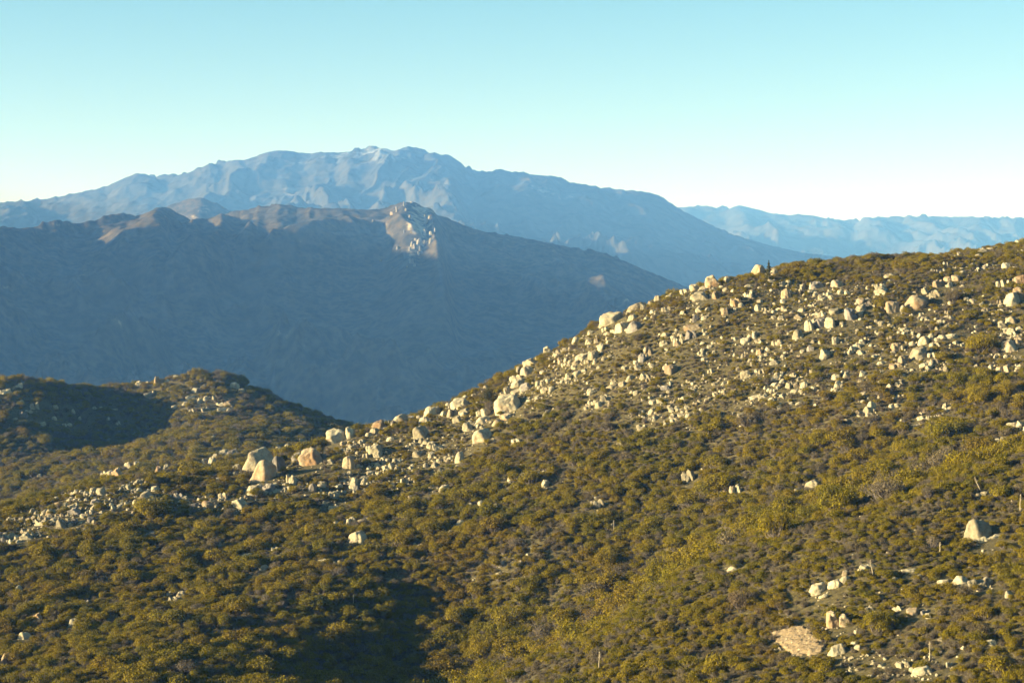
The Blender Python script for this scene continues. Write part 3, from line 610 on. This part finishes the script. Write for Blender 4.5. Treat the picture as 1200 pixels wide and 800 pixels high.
# ------------------------------------------------------------------ instanced stuff through one geometry-nodes object each
def scatter_object(name, pts, rots, scls, idx, sources, label, cat):
    me = bpy.data.meshes.new(name)
    me.vertices.add(len(pts)); me.vertices.foreach_set("co", np.asarray(pts, np.float32).ravel())
    for k, a in (("rot", rots), ("scl", scls)):
        at = me.attributes.new(k, 'FLOAT_VECTOR', 'POINT'); at.data.foreach_set("vector", np.asarray(a, np.float32).ravel())
    at = me.attributes.new("idx", 'INT', 'POINT'); at.data.foreach_set("value", np.asarray(idx, np.int32))
    o = link(name, me); setp(o, kind="stuff", label=label, category=cat)
    ng = bpy.data.node_groups.new(name, 'GeometryNodeTree')
    ng.interface.new_socket("Geometry", in_out='INPUT', socket_type='NodeSocketGeometry')
    ng.interface.new_socket("Geometry", in_out='OUTPUT', socket_type='NodeSocketGeometry')
    N, L = ng.nodes, ng.links
    gi = N.new("NodeGroupInput"); go = N.new("NodeGroupOutput"); jn = N.new("GeometryNodeJoinGeometry")
    def attr(nm, typ):
        a = N.new("GeometryNodeInputNamedAttribute"); a.data_type = typ; a.inputs["Name"].default_value = nm
        return [s_ for s_ in a.outputs if s_.enabled][0]
    ar, asc, ai = attr("rot", 'FLOAT_VECTOR'), attr("scl", 'FLOAT_VECTOR'), attr("idx", 'INT')
    for k, objs in enumerate(sources):
        j2 = N.new("GeometryNodeJoinGeometry")
        for ob in objs:
            inf = N.new("GeometryNodeObjectInfo"); inf.transform_space = 'ORIGINAL'; inf.inputs["Object"].default_value = ob
            L.new(inf.outputs["Geometry"], j2.inputs[0])
        cmp_ = N.new("FunctionNodeCompare"); cmp_.data_type = 'INT'; cmp_.operation = 'EQUAL'
        L.new(ai, [s_ for s_ in cmp_.inputs if s_.enabled][0]); [s_ for s_ in cmp_.inputs if s_.enabled][1].default_value = k
        g2 = N.new("GeometryNodeGeometryToInstance"); L.new(j2.outputs[0], g2.inputs[0])
        ip = N.new("GeometryNodeInstanceOnPoints")
        L.new(gi.outputs[0], ip.inputs["Points"]); L.new(cmp_.outputs[0], ip.inputs["Selection"]); L.new(j2.outputs[0], ip.inputs["Instance"])
        L.new(ar, ip.inputs["Rotation"]); L.new(asc, ip.inputs["Scale"])
        L.new(ip.outputs[0], jn.inputs[0])
    L.new(jn.outputs[0], go.inputs[0])
    md = o.modifiers.new("scatter", 'NODES'); md.node_group = ng
    return o

# small stones: the measured ones past the 300 largest and gravel round the rocky belts
sp_, sr_, ss_, si_ = [], [], [], []
vars_ = sorted(SRC_ROCK)
for i, q in enumerate(REST_ROCKS):
    sp_.append(q["loc"]); sr_.append(q["rot"]); ss_.append(q["scale"]); si_.append(vars_.index(q["var"]) if q["var"] in vars_ else 0)
BELT = [(i, q) for i, q in enumerate(ROCKS) if q["D"] < 420]
for i, q in BELT:
    x, y, z = q["loc"]
    dens = 3 if q["py"] > 640 else 6 if q["px"] > 680 else 9
    for _ in range(dens):
        a = rng.random() * 6.28; d = (0.6 + rng.random() * 3.5) * max(1.0, q["scale"][0] * 0.7)
        xx, yy = x + math.cos(a) * d, y + math.sin(a) * d * 1.2
        s0 = float(np.clip(rng.lognormal(-1.2, 0.55), 0.10, 0.95))
        sp_.append((xx, yy, float(H(xx, yy)) + s0 * 0.15)); sr_.append(tuple(rng.random(3) * (0.5, 0.5, 6.28)))
        ss_.append((s0 * rng.uniform(.9, 1.6), s0 * rng.uniform(.8, 1.3), s0 * rng.uniform(.7, 1.1))); si_.append(int(rng.integers(len(vars_))))
def stones_at(px, py, rad, nst, smin, smax):
    D = float(hit(px, py)[0])
    if D != D: return
    for _ in range(nst):
        a = rng.random() * 6.28; d = math.sqrt(rng.random()) * rad
        xx, yy = (px - CX) / F_PX * D + math.cos(a) * d, D + math.sin(a) * d
        s0 = rng.uniform(smin, smax)
        sp_.append((xx, yy, float(H(xx, yy)) + s0 * 0.2)); sr_.append(tuple(rng.random(3) * (0.5, 0.5, 6.28)))
        ss_.append((s0 * rng.uniform(.9, 1.6), s0, s0 * rng.uniform(.6, 1.0))); si_.append(int(rng.integers(len(vars_))))
for px_, py_, rd, k_ in ((1040,782,3.5,40),(1000,775,3,25),(1080,785,3,25),(935,752,4.0,60),(810,590,6,70),(850,570,5,50),(900,455,7,80),(330,600,4,40),(90,600,8,120),(150,585,7,90),(40,620,6,70),(820,480,7,70),(770,470,6,60),(920,345,8,60),(975,345,7,70),(1170,415,7,70),(1090,425,5,60),(700,420,6,50),(520,530,5,50),(1105,440,4,50),(230,475,9,60),(30,480,10,60)):
    stones_at(px_, py_, rd, k_, 0.08, 0.34)
for _ in range(7000):
    yy = rng.uniform(125, 360); xx = rng.uniform(-.33, .33) * yy; s0 = rng.uniform(0.06, 0.26)
    sp_.append((xx, yy, float(H(xx, yy)) + s0 * 0.1)); sr_.append(tuple(rng.random(3) * (0.5, 0.5, 6.28)))
    ss_.append((s0 * rng.uniform(.9, 1.8), s0, s0 * rng.uniform(.5, 1.0))); si_.append(int(rng.integers(len(vars_))))
scatter_object("rubble", sp_, sr_, ss_, si_, [[SRC_ROCK[v]] for v in vars_], "small pale stones and rubble strewn between shrubs and boulders", "rubble")

# ------------------------------------------------------------------ crags on the middle mountain
CR_T = "590,105,26,60 525,155,30,60 485,195,60,36,o 600,170,24,36 655,95,30,20 698,130,16,26 645,225,40,40,o 775,225,24,60 800,265,50,70,o 820,230,24,36 775,370,40,80 875,345,26,50 840,380,36,50 770,470,46,70 720,460,50,80 655,480,30,60 690,500,40,60 735,530,36,60 840,460,36,60 660,640,46,60 480,710,36,20 375,645,36,26 540,520,50,40 300,270,30,24 615,705,20,16 695,440,40,40 650,540,30,50 720,570,30,40 685,680,30,40 590,380,16,40"
VMID = Y_HOR - F_PX * MZ / MY; PMID = CX + F_PX * MX / MY
def mid_hit(px, py):
    c_ = int(np.argmin(np.abs(PMID[0] - px))); col = VMID[:, c_]
    k = np.nonzero(col <= py)[0]
    r_ = int(k[0]) if len(k) else int(np.argmin(col))
    return float(MX[r_, c_]), float(MY[r_, c_]), float(MZ[r_, c_])
CR_LM = [(473.75, 238.1, "the knob's top pinnacle"), (500, 258.1, "the orange crag"), (496.9, 271.25, "the middle crag"), (482.5, 305, "the lowest tall crag"), (465.6, 244.4, "the knob's shoulder crag")]
tkn = set()
for i, tok in enumerate(CR_T.split()):
    p = tok.split(","); a, b_, w_, h_ = map(float, p[:4]); px, py = 400 + a / 8, 225 + b_ / 8
    X_, Y_, Z_ = mid_hit(px, py + h_ / 16); w_ *= Y_ / F_PX / 8; h_ *= Y_ / F_PX / 8
    var = i % len(BM)
    o = link("rock_crag", BM[var]); o.location = (X_, Y_, Z_ + h_ * 0.25); o.scale = (w_ * .75, w_ * .9, h_ * 1.0); o.rotation_euler = (0, random.uniform(-.2, .2), random.uniform(0, 6))
    o.material_slots[0].link = 'OBJECT'; o.material_slots[0].material = M_TAN if len(p) > 4 else (M_PALE if i % 3 == 0 else M_GREYROCK)
    own = {0: "slender pale pinnacle on top of the shaded mountain's knob", 8: "orange crag below a pale spike on the shaded mountain's knob", 10: "tall pale crag midway down the knob's rocky rib", 19: "tall pale crag low on the knob's rocky rib", 1: "grey tall crag on the sunny shoulder of the knob"}.get(i)
    shp = "tall" if h_ > 1.5 * w_ else "low" if w_ > 1.3 * h_ else "blocky"
    lab = own or describe(px, py, shp + (" orange" if len(p) > 4 else " pale"), "crag", CR_LM, tkn)
    tkn.add(lab); setp(o, label=lab, category="crag", group="crags on the far knob of the shaded mountain")

# ------------------------------------------------------------------ bare soil patch
poly = np.array([(899,748),(906,738),(916,735),(930,733),(944,733),(953,739),(960,745),(967,757),(962,765),(950,768),(938,770),(926,772),(924,765),(914,758)], float)
D0 = float(hit(935, 752)[0])
bx = np.arange(-8, 8.01, 0.14); BX, BY = np.meshgrid(bx + (935 - CX) / F_PX * D0, np.arange(-12, 12.01, 0.14) + D0)
BZ = H(BX, BY); BPX = CX + F_PX * BX / BY; BPY = Y_HOR - F_PX * BZ / BY
def inside(px, py, pg):
    r = np.zeros(px.shape, bool); j = len(pg) - 1
    for i in range(len(pg)):
        c_ = ((pg[i, 1] > py) != (pg[j, 1] > py)) & (px < (pg[j, 0] - pg[i, 0]) * (py - pg[i, 1]) / (pg[j, 1] - pg[i, 1] + 1e-9) + pg[i, 0]); r ^= c_; j = i
    return r
jx = fbm(BX * 0.8, BY * 0.8, 5, gain=0.7) * 13; INS = inside(BPX + jx, BPY + fbm(BX * .8 + 9, BY * .8, 5, gain=0.7) * 9, poly)
BZ2 = BZ + 0.05 + np.abs(fbm(BX * 0.7, BY * 0.7, 5, gain=0.6)) * 0.32 + np.abs(fbm(BX * 2.6, BY * 2.6, 4)) * 0.22
nr, nc = BX.shape; ii = np.arange(nr * nc).reshape(nr, nc)
qk = INS[:-1, :-1] & INS[1:, 1:]
q_ = np.stack([ii[:-1, :-1][qk], ii[:-1, 1:][qk], ii[1:, 1:][qk], ii[1:, :-1][qk]], 1)
edge = np.ones((nr, nc), bool); e2 = INS.copy()
for sh in ((0, 1), (0, -1), (1, 0), (-1, 0)): e2 &= np.roll(INS, sh, (0, 1))
BZ2 = np.where(e2, BZ2, BZ - 0.25)
used, inv = np.unique(q_.ravel(), return_inverse=True)
me = mesh_np("soil", np.stack([BX.ravel(), BY.ravel(), BZ2.ravel()], 1)[used], quads=inv.reshape(-1, 4), mat=M_BARE, smooth=True)
bare = link("soil", me); setp(bare, kind="structure", label="bare patch of crumbly orange tan soil on the near spur", category="bare soil")

# ------------------------------------------------------------------ shrubs: the shapes
def quads_at(c, nrm, size, ratio, r_):
    """Leaf sprigs: one small quad at each centre, turned to a noisy normal."""
    n_ = len(c); nrm = nrm + r_.normal(0, 0.55, (n_, 3)); nrm /= np.linalg.norm(nrm, axis=1, keepdims=True) + 1e-9
    up = r_.normal(0, 0.6, (n_, 3)) + np.array([0, 0, 1.0]); t = np.cross(nrm, up); t /= np.linalg.norm(t, axis=1, keepdims=True) + 1e-9
    b2 = np.cross(nrm, t); s1 = size[:, None] * ratio; s2 = size[:, None]
    tip = b2 * s2
    v = np.stack([c - tip, c + t * s1, c + tip, c - t * s1], 1).reshape(-1, 3)
    return v, np.arange(n_ * 4).reshape(-1, 4)

def shrub_meshes(seed, kind):
    r_ = np.random.default_rng(seed)
    nl = {"big": 20, "biggrey": 18, "green": 9, "grey": 7, "upright": 5, "low": 8}[kind]
    lob = []
    for k in range(nl):
        a = r_.random() * 6.28; d = 0.0 if k == 0 else r_.uniform(0.25, 0.62)
        hgt = {"big": 0.62, "biggrey": 0.58, "green": 0.66, "grey": 0.56, "upright": 0.95, "low": 0.45}[kind] * r_.uniform(0.65, 1.15)
        rad = r_.uniform(0.26, 0.46) if not kind.startswith("big") else r_.uniform(0.2, 0.36)
        if kind.startswith('big'): hgt *= r_.uniform(0.35, 1.0)
        lob.append((d * math.cos(a), d * math.sin(a), hgt * (1 - 0.45 * d), rad, rad * r_.uniform(.75, 1.15)))
    tot = {"big": 8000, "biggrey": 6000, "green": 2300, "grey": 1300, "upright": 1900, "low": 1800}[kind]
    C_, N_ = [], []
    for (x, y, z, rr, rz) in lob:
        k = tot // nl
        d = r_.normal(0, 1, (k, 3)); d[:, 2] = np.abs(d[:, 2]) * 1.1 - 0.25; d /= np.linalg.norm(d, axis=1, keepdims=True)
        rad = np.where(r_.random(k) < 0.75, r_.uniform(0.86, 1.12, k), r_.uniform(0.35, 0.9, k))
        # sprigs gather in clumps, so the outline is broken
        cl = np.array([mnoise.noise(Vector(dd * 3.2) + Vector((seed, x * 9, y * 9))) for dd in d])
        rad *= 1 + 0.35 * cl
        keep = r_.random(k) < np.clip(0.75 + cl * 1.3, 0.1, 1)
        p = np.stack([x + d[:, 0] * rad * rr, y + d[:, 1] * rad * rr, z + d[:, 2] * rad * rz], 1)
        C_.append(p[keep]); N_.append(d[keep])
    C_ = np.concatenate(C_); N_ = np.concatenate(N_); ok = C_[:, 2] > 0.02; C_, N_ = C_[ok], N_[ok]
    sz = r_.uniform(0.034, 0.070, len(C_)) * {"big": 0.5, "biggrey": 0.45, "grey": 0.75}.get(kind, 0.9)
    v, q = quads_at(C_, N_, sz, 0.55, r_)
    fol = mesh_np("foliage", v, quads=q, mat=M_GREY if kind in ("grey", "biggrey") else M_DARK if kind == "upright" else M_GREEN)
    # stems: thin three-sided tapering twigs from the root through the lobes
    sv, stri = [], []
    for k in range({"big": 60, "biggrey": 160, "green": 34, "grey": 110, "upright": 24, "low": 30}[kind]):
        x, y, z, rr, rz = lob[r_.integers(nl)]
        d = r_.normal(0, 1, 3); d /= np.linalg.norm(d); d[2] = abs(d[2])
        e = np.array([x, y, z]) + d * np.array([rr, rr, rz]) * r_.uniform(.8, 1.15); s0 = np.array([x, y, 0]) * 0.25 * r_.random() + np.array([0, 0, -0.08])
        mid = s0 * 0.45 + e * 0.55 + r_.normal(0, .06, 3); w = r_.uniform(0.010, 0.02)
        for (p0, p1, w0, w1) in ((s0, mid, w * 1.6, w), (mid, e, w, w * .3)):
            ax = p1 - p0; ax = ax / (np.linalg.norm(ax) + 1e-9); t = np.cross(ax, [.3, .8, .5]); t /= np.linalg.norm(t); b2 = np.cross(ax, t)
            i0 = len(sv)
            for pp, ww in ((p0, w0), (p1, w1)):
                for a in (0, 2.09, 4.19): sv.append(pp + (t * math.cos(a) + b2 * math.sin(a)) * ww)
            for a in range(3):
                c_ = (a + 1) % 3; stri += [(i0 + a, i0 + c_, i0 + 3 + c_), (i0 + a, i0 + 3 + c_, i0 + 3 + a)]
    stems = mesh_np("stems", np.array(sv), tris=stri, mat=M_TWIG)
    return fol, stems
V_KIND = ["green"] * 5 + ["low"] * 2 + ["grey"] * 4 + ["upright"] + ["big"] * 2 + ["biggrey"] * 2
V_MESH = [shrub_meshes(100 + i, k) for i, k in enumerate(V_KIND)]

# ------------------------------------------------------------------ shrubs: where they grow
def jitter_grid(xa, xb, ya, yb, step):
    X_, Y_ = np.meshgrid(np.arange(xa, xb, step), np.arange(ya, yb, step)); X_ = X_.ravel() + rng.uniform(-.5, .5, X_.size) * step * 1.1; Y_ = Y_.ravel() + rng.uniform(-.5, .5, Y_.size) * step * 1.1
    return X_, Y_
parts = []
X_, Y_ = jitter_grid(-150, 150, 105, 215, 0.74); k_ = np.abs(X_ / Y_) < 0.47; parts.append((X_[k_], Y_[k_]))
X_, Y_ = jitter_grid(-190, 190, 215, 372, 1.02); k_ = np.abs(X_ / Y_) < 0.43; parts.append((X_[k_], Y_[k_]))
X_, Y_ = jitter_grid(-300, 60, 372, 720, 2.0); k_ = (X_ / Y_ > -0.42) & (X_ / Y_ < 0.02); parts.append((X_[k_], Y_[k_]))
X_, Y_ = jitter_grid(-150, 150, 105, 372, 0.95); k_ = np.abs(X_ / Y_) < 0.43; parts.append((X_[k_], Y_[k_])); N_MAIN = sum(len(p[0]) for p in parts[:-1])
SX = np.concatenate([p[0] for p in parts]); SY = np.concatenate([p[1] for p in parts]); SZ = H(SX, SY)
SPX = CX + F_PX * SX / SY; SPY = Y_HOR - F_PX * SZ / SY
def slope(x, y, e=2.0):
    return (H(x + e, y) - H(x - e, y)) / (2 * e), (H(x, y + e) - H(x, y - e)) / (2 * e)
rot_u, rot_v = SX * 0.8 - SY * 0.6, SX * 0.6 + SY * 0.8
patch = fbm(rot_u / 9 + 3, rot_v / 26, 4)                    # long patches running down the fall line
clump = fbm(SX / 5 + 40, SY / 5, 3)
on_spur = SY < 214 + (SX < 10) * -10
p_grey = 0.30 + patch * 0.9
p_grey += np.where((SPY < 520) & (SPX > 640) & (SY > 240), 0.14, 0) + np.where(SY > 400, 0.12, 0) - np.where((SPX < 760) & (SPY > 560) & (SY < 372), 0.12, 0)
p_grey += 0.35 * np.exp(-((SPX - 830) / 60) ** 2 - ((SPY - 590) / 40) ** 2) + 0.3 * np.exp(-((SPX - 1050) / 70) ** 2 - ((SPY - 500) / 35) ** 2)
u_ = rng.random(len(SX))
grey = u_ < np.clip(p_grey, 0.05, 0.9)
var = np.where(grey, 7 + rng.integers(0, 4, len(SX)), rng.integers(0, 5, len(SX)))
low = (~grey) & (on_spur | (rng.random(len(SX)) < 0.15)) & (rng.random(len(SX)) < 0.6)
var = np.where(low, 5 + rng.integers(0, 2, len(SX)), var)
rad = np.exp(rng.normal(0, 0.33, len(SX))) * np.where(SY < 212, 0.56, np.where(SY < 372, 0.87, 1.4)) * (1 + 0.6 * clump)
rad *= np.where(grey, 0.85, 1.0)
rad *= np.where((SY > 212) & (SY < 248) & (SPX > 500), 1.4, 1.0)
rad *= np.where((SY > 318) & (SY < 372) & (SPX > 640), 0.72, 1.0)
rad = np.clip(rad, 0.35, 2.4)
filler = np.arange(len(SX)) >= N_MAIN                       # small dry undershrubs in every gap
var = np.where(filler & (rng.random(len(SX)) < 0.55), 7 + rng.integers(0, 4, len(SX)), np.where(filler, 5 + rng.integers(0, 2, len(SX)), var)); grey = np.where(filler, var >= 7, grey); rad = np.where(filler, 0.34 + 0.4 * rng.random(len(SX)), rad)
keep = filler | (rng.random(len(SX)) < np.where(grey, 0.86, 0.95))
thin = fbm(rot_u / 5 + 90, rot_v / 9, 3) > 0.30               # thin places with small dry shrubs and soil showing
var = np.where(thin, 7 + rng.integers(0, 4, len(SX)), var); grey = grey | thin; rad = np.where(thin, rad * 0.62, rad)
# the stony belts carry fewer and smaller shrubs
rk_xy = np.array([q["loc"][:2] for q in ROCKS]); rk_w = np.array([min(q["scale"][0], 3) for q in ROCKS]); stony = np.zeros(len(SX))
for (rx, ry), rw in zip(rk_xy, rk_w): stony += rw * np.exp(-((SX - rx) ** 2 + ((SY - ry) * 0.7) ** 2) / (2 * 3.2 ** 2))
st_ = np.clip((stony - 2.2) / 6.0, 0, 1)
keep &= filler | (rng.random(len(SX)) > st_ * np.where((SPX < 640) & (SPY < 660) & (SY < 372), 0.42, 0.12)); rad = rad * (1 - 0.28 * st_)
# no shrubs on the rocks or right in front of them
for q in ROCKS:
    x, y, z = q["loc"]; w_, d_, h_ = q["scale"]
    dx, dy = (SX - x), (SY - y)
    front_ = np.where(dy < 0, 0.45 + 0.5 * h_, 0.1)
    if q in LMROCKS: front_ = front_ * 2.0
    keep &= ~((np.abs(dx) < w_ * 0.5 + rad * 0.35) & (np.abs(dy) < d_ * 0.5 + front_ * np.where(filler & (q['w'] < 11), 0.35, 0.9) + rad * 0.2) & (rng.random(len(SX)) < 0.9))
core = (poly - poly.mean(0)) * 0.86 + poly.mean(0)          # brush leans over the edges of the bare soil
keep &= ~inside(SPX, SPY, core) & ~inside(SPX, SPY - 6, core)
keep &= ~((SPX > 985) & (SPX < 1110) & (SPY > 768) & (SPY < 798) & (rng.random(len(SX)) < 0.6) & (SY < 200))
keep &= ~((SPX > 915) & (SPX < 975) & (SPY > 700) & (SPY < 735) & (rng.random(len(SX)) < 0.5) & (SY < 200))
SX, SY, SZ, SPX, SPY, var, rad, grey, low = [a[keep] for a in (SX, SY, SZ, SPX, SPY, var, rad, grey, low)]
gxs, gys = slope(SX, SY)
hsc = rad * rng.uniform(0.80, 1.22, len(SX))

def visible(x, y, z):
    t = np.linspace(0.35, 0.985, 90)
    return bool(np.all(H(x * t, y * t) < z * t + 0.15))

# the ~285 shrubs that show largest stand as things of their own
shows = rad * hsc / SY ** 2 * ((SPX > 4) & (SPX < 1196) & (SPY > 260) & (SPY < 806))
order = np.argsort(-shows); chosen = []
for i in order:
    if len(chosen) >= 285: break
    if visible(SX[i], SY[i], SZ[i] + hsc[i] * 0.8): chosen.append(int(i))
BIG = [  # the big bushes one can tell apart: pixel of the foot, width and height in pixels, variant, foliage, label
 (985, 600, 62, 50, 13, M_GREEN, "big round olive bush with a dark shaded side, the widest on the hill"),
 (1045, 588, 56, 40, 14, M_GREY, "wide grey-brown bush beside the big round bush in the gully"),
 (1110, 553, 58, 40, 15, M_GREY, "wide grey bush at the head of the gully above a black shadow"),
 (912, 632, 46, 46, 12, M_GREEN, "upright green gully bush downslope of the big round bush"),
 (1152, 416, 48, 34, 13, M_GREEN, "tall dense green bush among the heaped stones of the upper hill"),
 (1178, 468, 30, 28, 12, M_GREEN, "rounded yellow-green bush below the pale ribbed outcrop"),
 (1150, 476, 36, 32, 13, M_GREEN, "broad yellow-green bush sunward of the rounded yellow-green bush"),
 (573, 484, 20, 32, 11, M_DARK, "dark upright bush among the pale rocks of the ridge outcrop"),
 (712, 672, 40, 34, 13, M_GREEN, "large leafy green bush at the foot of the middle slope"),
 (600, 742, 46, 40, 12, M_GREEN, "large bright olive bush at the edge of the dark gully"),
 (566, 775, 44, 42, 13, M_GREEN, "large olive bush low in the dark gully bottom"),
 (1028, 745, 40, 36, 12, M_GREEN, "dense green bush shadeward of the post-like orange rock"),
 (459, 772, 27, 25, 13, M_GREEN, "lit olive bush standing alone in the deep gully shadow"),
 (436, 752, 24, 20, 12, M_GREEN, "smaller lit bush above the lone one in the gully shadow"),
 (178, 610, 52, 34, 13, M_GREEN, "wide olive bush in front of the broad pale slab"),
 (1118, 355, 22, 24, 15, M_GREY, "brown round bush in front of the orange ledge"),
 (870, 715, 40, 34, 15, M_GREY, "grey twiggy bush on the near spur behind the bare soil"),
]
root_xyz = []
def shrub_thing(x, y, z, sx, sz, var_, rz, label, group, fol_mat=None, name="shrub", cat="shrub", tilt=(0, 0)):
    root = link(name, None); root.location = (x, y, z); root.rotation_euler = (tilt[0], tilt[1], rz); root.scale = (sx, sx, sz); root.empty_display_size = 0.3
    f = link("foliage", V_MESH[var_][0], root); s_ = link("stems", V_MESH[var_][1], root)
    if fol_mat and fol_mat is not V_MESH[var_][0].materials[0]:
        f.material_slots[0].link = 'OBJECT'; f.material_slots[0].material = fol_mat
    setp(root, label=label, category=cat, group=group)
    return f, s_
tk2 = set(b_[-1] for b_ in BIG); PROTO = {}
LMS2 = LM + LM_EXTRA
med = np.median(shows[chosen])
for i in chosen:
    kd = V_KIND[var[i]]
    size = "large" if shows[i] > med * 1.25 else "smaller"
    adj = size + {"green": " domed olive green", "low": " low olive", "grey": " grey twiggy", "upright": " dark"}[kd]
    asp = hsc[i] / rad[i]
    if asp > 1.1: adj += " tallish"
    elif asp < 0.88: adj += " spreading"
    lab = describe(SPX[i], SPY[i] - 6, adj, "shrub", LMS2, tk2); tk2.add(lab)
    fs = shrub_thing(SX[i], SY[i], SZ[i] - 0.05, rad[i], hsc[i], int(var[i]), rng.random() * 6.28, lab, "chaparral shrubs covering the near hillside")
    PROTO.setdefault(int(var[i]), fs)
for (px, py, w_, h_, v_, m_, lab) in BIG:
    D = float(hit(px, py)[0])
    if D != D: continue
    x = (px - CX) / F_PX * D; ww = w_ * D / F_PX; hh = h_ * D / F_PX
    fs = shrub_thing(x, D + ww * 0.2, float(H(x, D + ww * 0.2)) - 0.1, ww / 1.75, hh / (1.35 if v_ == 11 else 1.0), v_, rng.random() * 6.28, lab, "big bushes of the hillside", m_, "bush", "bush")
    PROTO.setdefault(v_, fs)
rest = np.setdiff1d(np.arange(len(SX)), np.array(chosen))
kinds_have = sorted(PROTO)
vi = np.array([kinds_have.index(v) if v in kinds_have else 0 for v in var[rest]])
rots = np.stack([np.clip(gys[rest], -.5, .5) * 0.3, -np.clip(gxs[rest], -.5, .5) * 0.3, rng.random(len(rest)) * 6.28], 1)
scatter_object("chaparral", np.stack([SX[rest], SY[rest], SZ[rest] - 0.06], 1), rots, np.stack([rad[rest], rad[rest], hsc[rest]], 1), vi, [list(PROTO[k]) for k in kinds_have],
               "dense olive and grey chaparral brush covering both hills", "brush")

# ------------------------------------------------------------------ the tiny conifer on the skyline
D = float(hit(901, 330)[0]); D = D if D == D else 340.0
x = (901 - CX) / F_PX * D; zb = float(H(x, D)); ht = (Y_HOR - 305) / F_PX * D - zb
con = link("conifer", None); con.location = (x, D, zb); setp(con, label="tiny dark pointed conifer on the skyline between two upright boulders", category="tree")
r_ = np.random.default_rng(5); k = 1800; hz_ = r_.random(k) ** 0.8; a = r_.random(k) * 6.28
rr = (1 - hz_) * 1.05 * (0.75 + 0.35 * np.sin(hz_ * 40)) * r_.uniform(.55, 1.05, k)
cc = np.stack([np.cos(a) * rr, np.sin(a) * rr, 0.25 + hz_ * (ht - 0.25)], 1); nn = np.stack([np.cos(a), np.sin(a), a * 0 + 0.4], 1)
v, q = quads_at(cc, nn, r_.uniform(.05, .11, k), 0.5, r_); link("crown", mesh_np("crown", v, quads=q, mat=M_DARK), con)
bm = bmesh.new(); bmesh.ops.create_cone(bm, cap_ends=True, segments=8, radius1=0.12, radius2=0.02, depth=ht * 0.95)
for v_ in bm.verts: v_.co.z += ht * 0.475 - 0.1
me = bpy.data.meshes.new("trunk"); bm.to_mesh(me); bm.free(); me.materials.append(M_TWIG); link("trunk", me, con)

# ------------------------------------------------------------------ dead yucca stalks
def stalk_mesh(h, seed):
    r_ = random.Random(seed); bm = bmesh.new(); rings = []; nseg = 9
    for i in range(nseg + 1):
        t = i / nseg; ring = []
        for a in range(7):
            an = a / 7 * 6.283; rad_ = 0.055 * (1 - 0.6 * t)
            ring.append(bm.verts.new((math.cos(an) * rad_ + 0.05 * math.sin(t * 3 + seed), math.sin(an) * rad_, t * h)))
        rings.append(ring)
    for i in range(nseg):
        for a in range(7): bm.faces.new((rings[i][a], rings[i][(a + 1) % 7], rings[i + 1][(a + 1) % 7], rings[i + 1][a]))
    bm.faces.new(rings[-1])
    me = bpy.data.meshes.new("stem"); bm.to_mesh(me); bm.free(); me.materials.append(M_STALK); return me
def plume_mesh(h, seed):
    r_ = np.random.default_rng(seed); k = 160; t = r_.random(k); a = r_.random(k) * 6.28; rr = 0.03 + 0.11 * np.sin(np.pi * t) * r_.random(k)
    c_ = np.stack([np.cos(a) * rr + 0.05 * math.sin(2.6 + seed), np.sin(a) * rr, h * (0.6 + 0.42 * t)], 1)
    v, q = quads_at(c_, np.stack([np.cos(a), np.sin(a), a * 0], 1), r_.uniform(.02, .045, k), 0.5, r_); return mesh_np("plume", v, quads=q, mat=M_STALK)
def rosette_mesh(seed):
    r_ = np.random.default_rng(seed); sv, tr = [], []
    for k in range(46):
        a = r_.random() * 6.28; e = r_.uniform(0.15, 1.2); d = np.array([math.cos(a) * math.cos(e), math.sin(a) * math.cos(e), math.sin(e)]); t = np.array([-math.sin(a), math.cos(a), 0]) * 0.022
        L_ = r_.uniform(.3, .5); i0 = len(sv); sv += [t, -t, d * L_]; tr.append((i0, i0 + 1, i0 + 2))
    return mesh_np("rosette", np.array(sv), tris=tr, mat=M_GREY)
for i, (px, py, hp, tilt, lab) in enumerate([
 (1089, 776, 24, 0.0, "straight dead flower stalk standing below the near spur's rubble"), (1022.5, 676, 20, -0.12, "dead stalk beside a thin pale rock on the near spur"),
 (1149, 577, 18, -0.35, "leaning dead stalk by a pale rock on top of the near spur"), (1195.5, 602, 22, 0.05, "dead stalk at the upper end of the near spur"),
 (702.5, 786, 22, 0.0, "lone dead stalk low on the near spur's sunny flank"), (610, 736, 15, -0.2, "short pale dead stalk in the dark gully bushes"), (413.5, 712, 14, 0.03, "thin dead stalk on the dark gully's sunny rim"),
 (1100.5, 650, 14, 0.1, "thin dead stalk sunward of the jagged pale ledge"), (719, 624, 14, 0.05, "short dead stalk among the shrubs of the middle slope")]):
    D = float(hit(px, py)[0])
    if D != D: continue
    x = (px - CX) / F_PX * D; h = hp * D / F_PX
    y_root = link("yucca", None); y_root.location = (x, D, float(H(x, D)) - 0.05); y_root.rotation_euler = (0, tilt, i * 1.3 * 0)
    setp(y_root, label=lab, category="dead plant", group="dead yucca flower stalks")
    link("stem", stalk_mesh(h, i), y_root); link("plume", plume_mesh(h, i), y_root); link("rosette", rosette_mesh(i), y_root)
print("rocks", len(ROCKS), "shrubs", len(SX), "stones", len(sp_), "chosen", len(chosen))
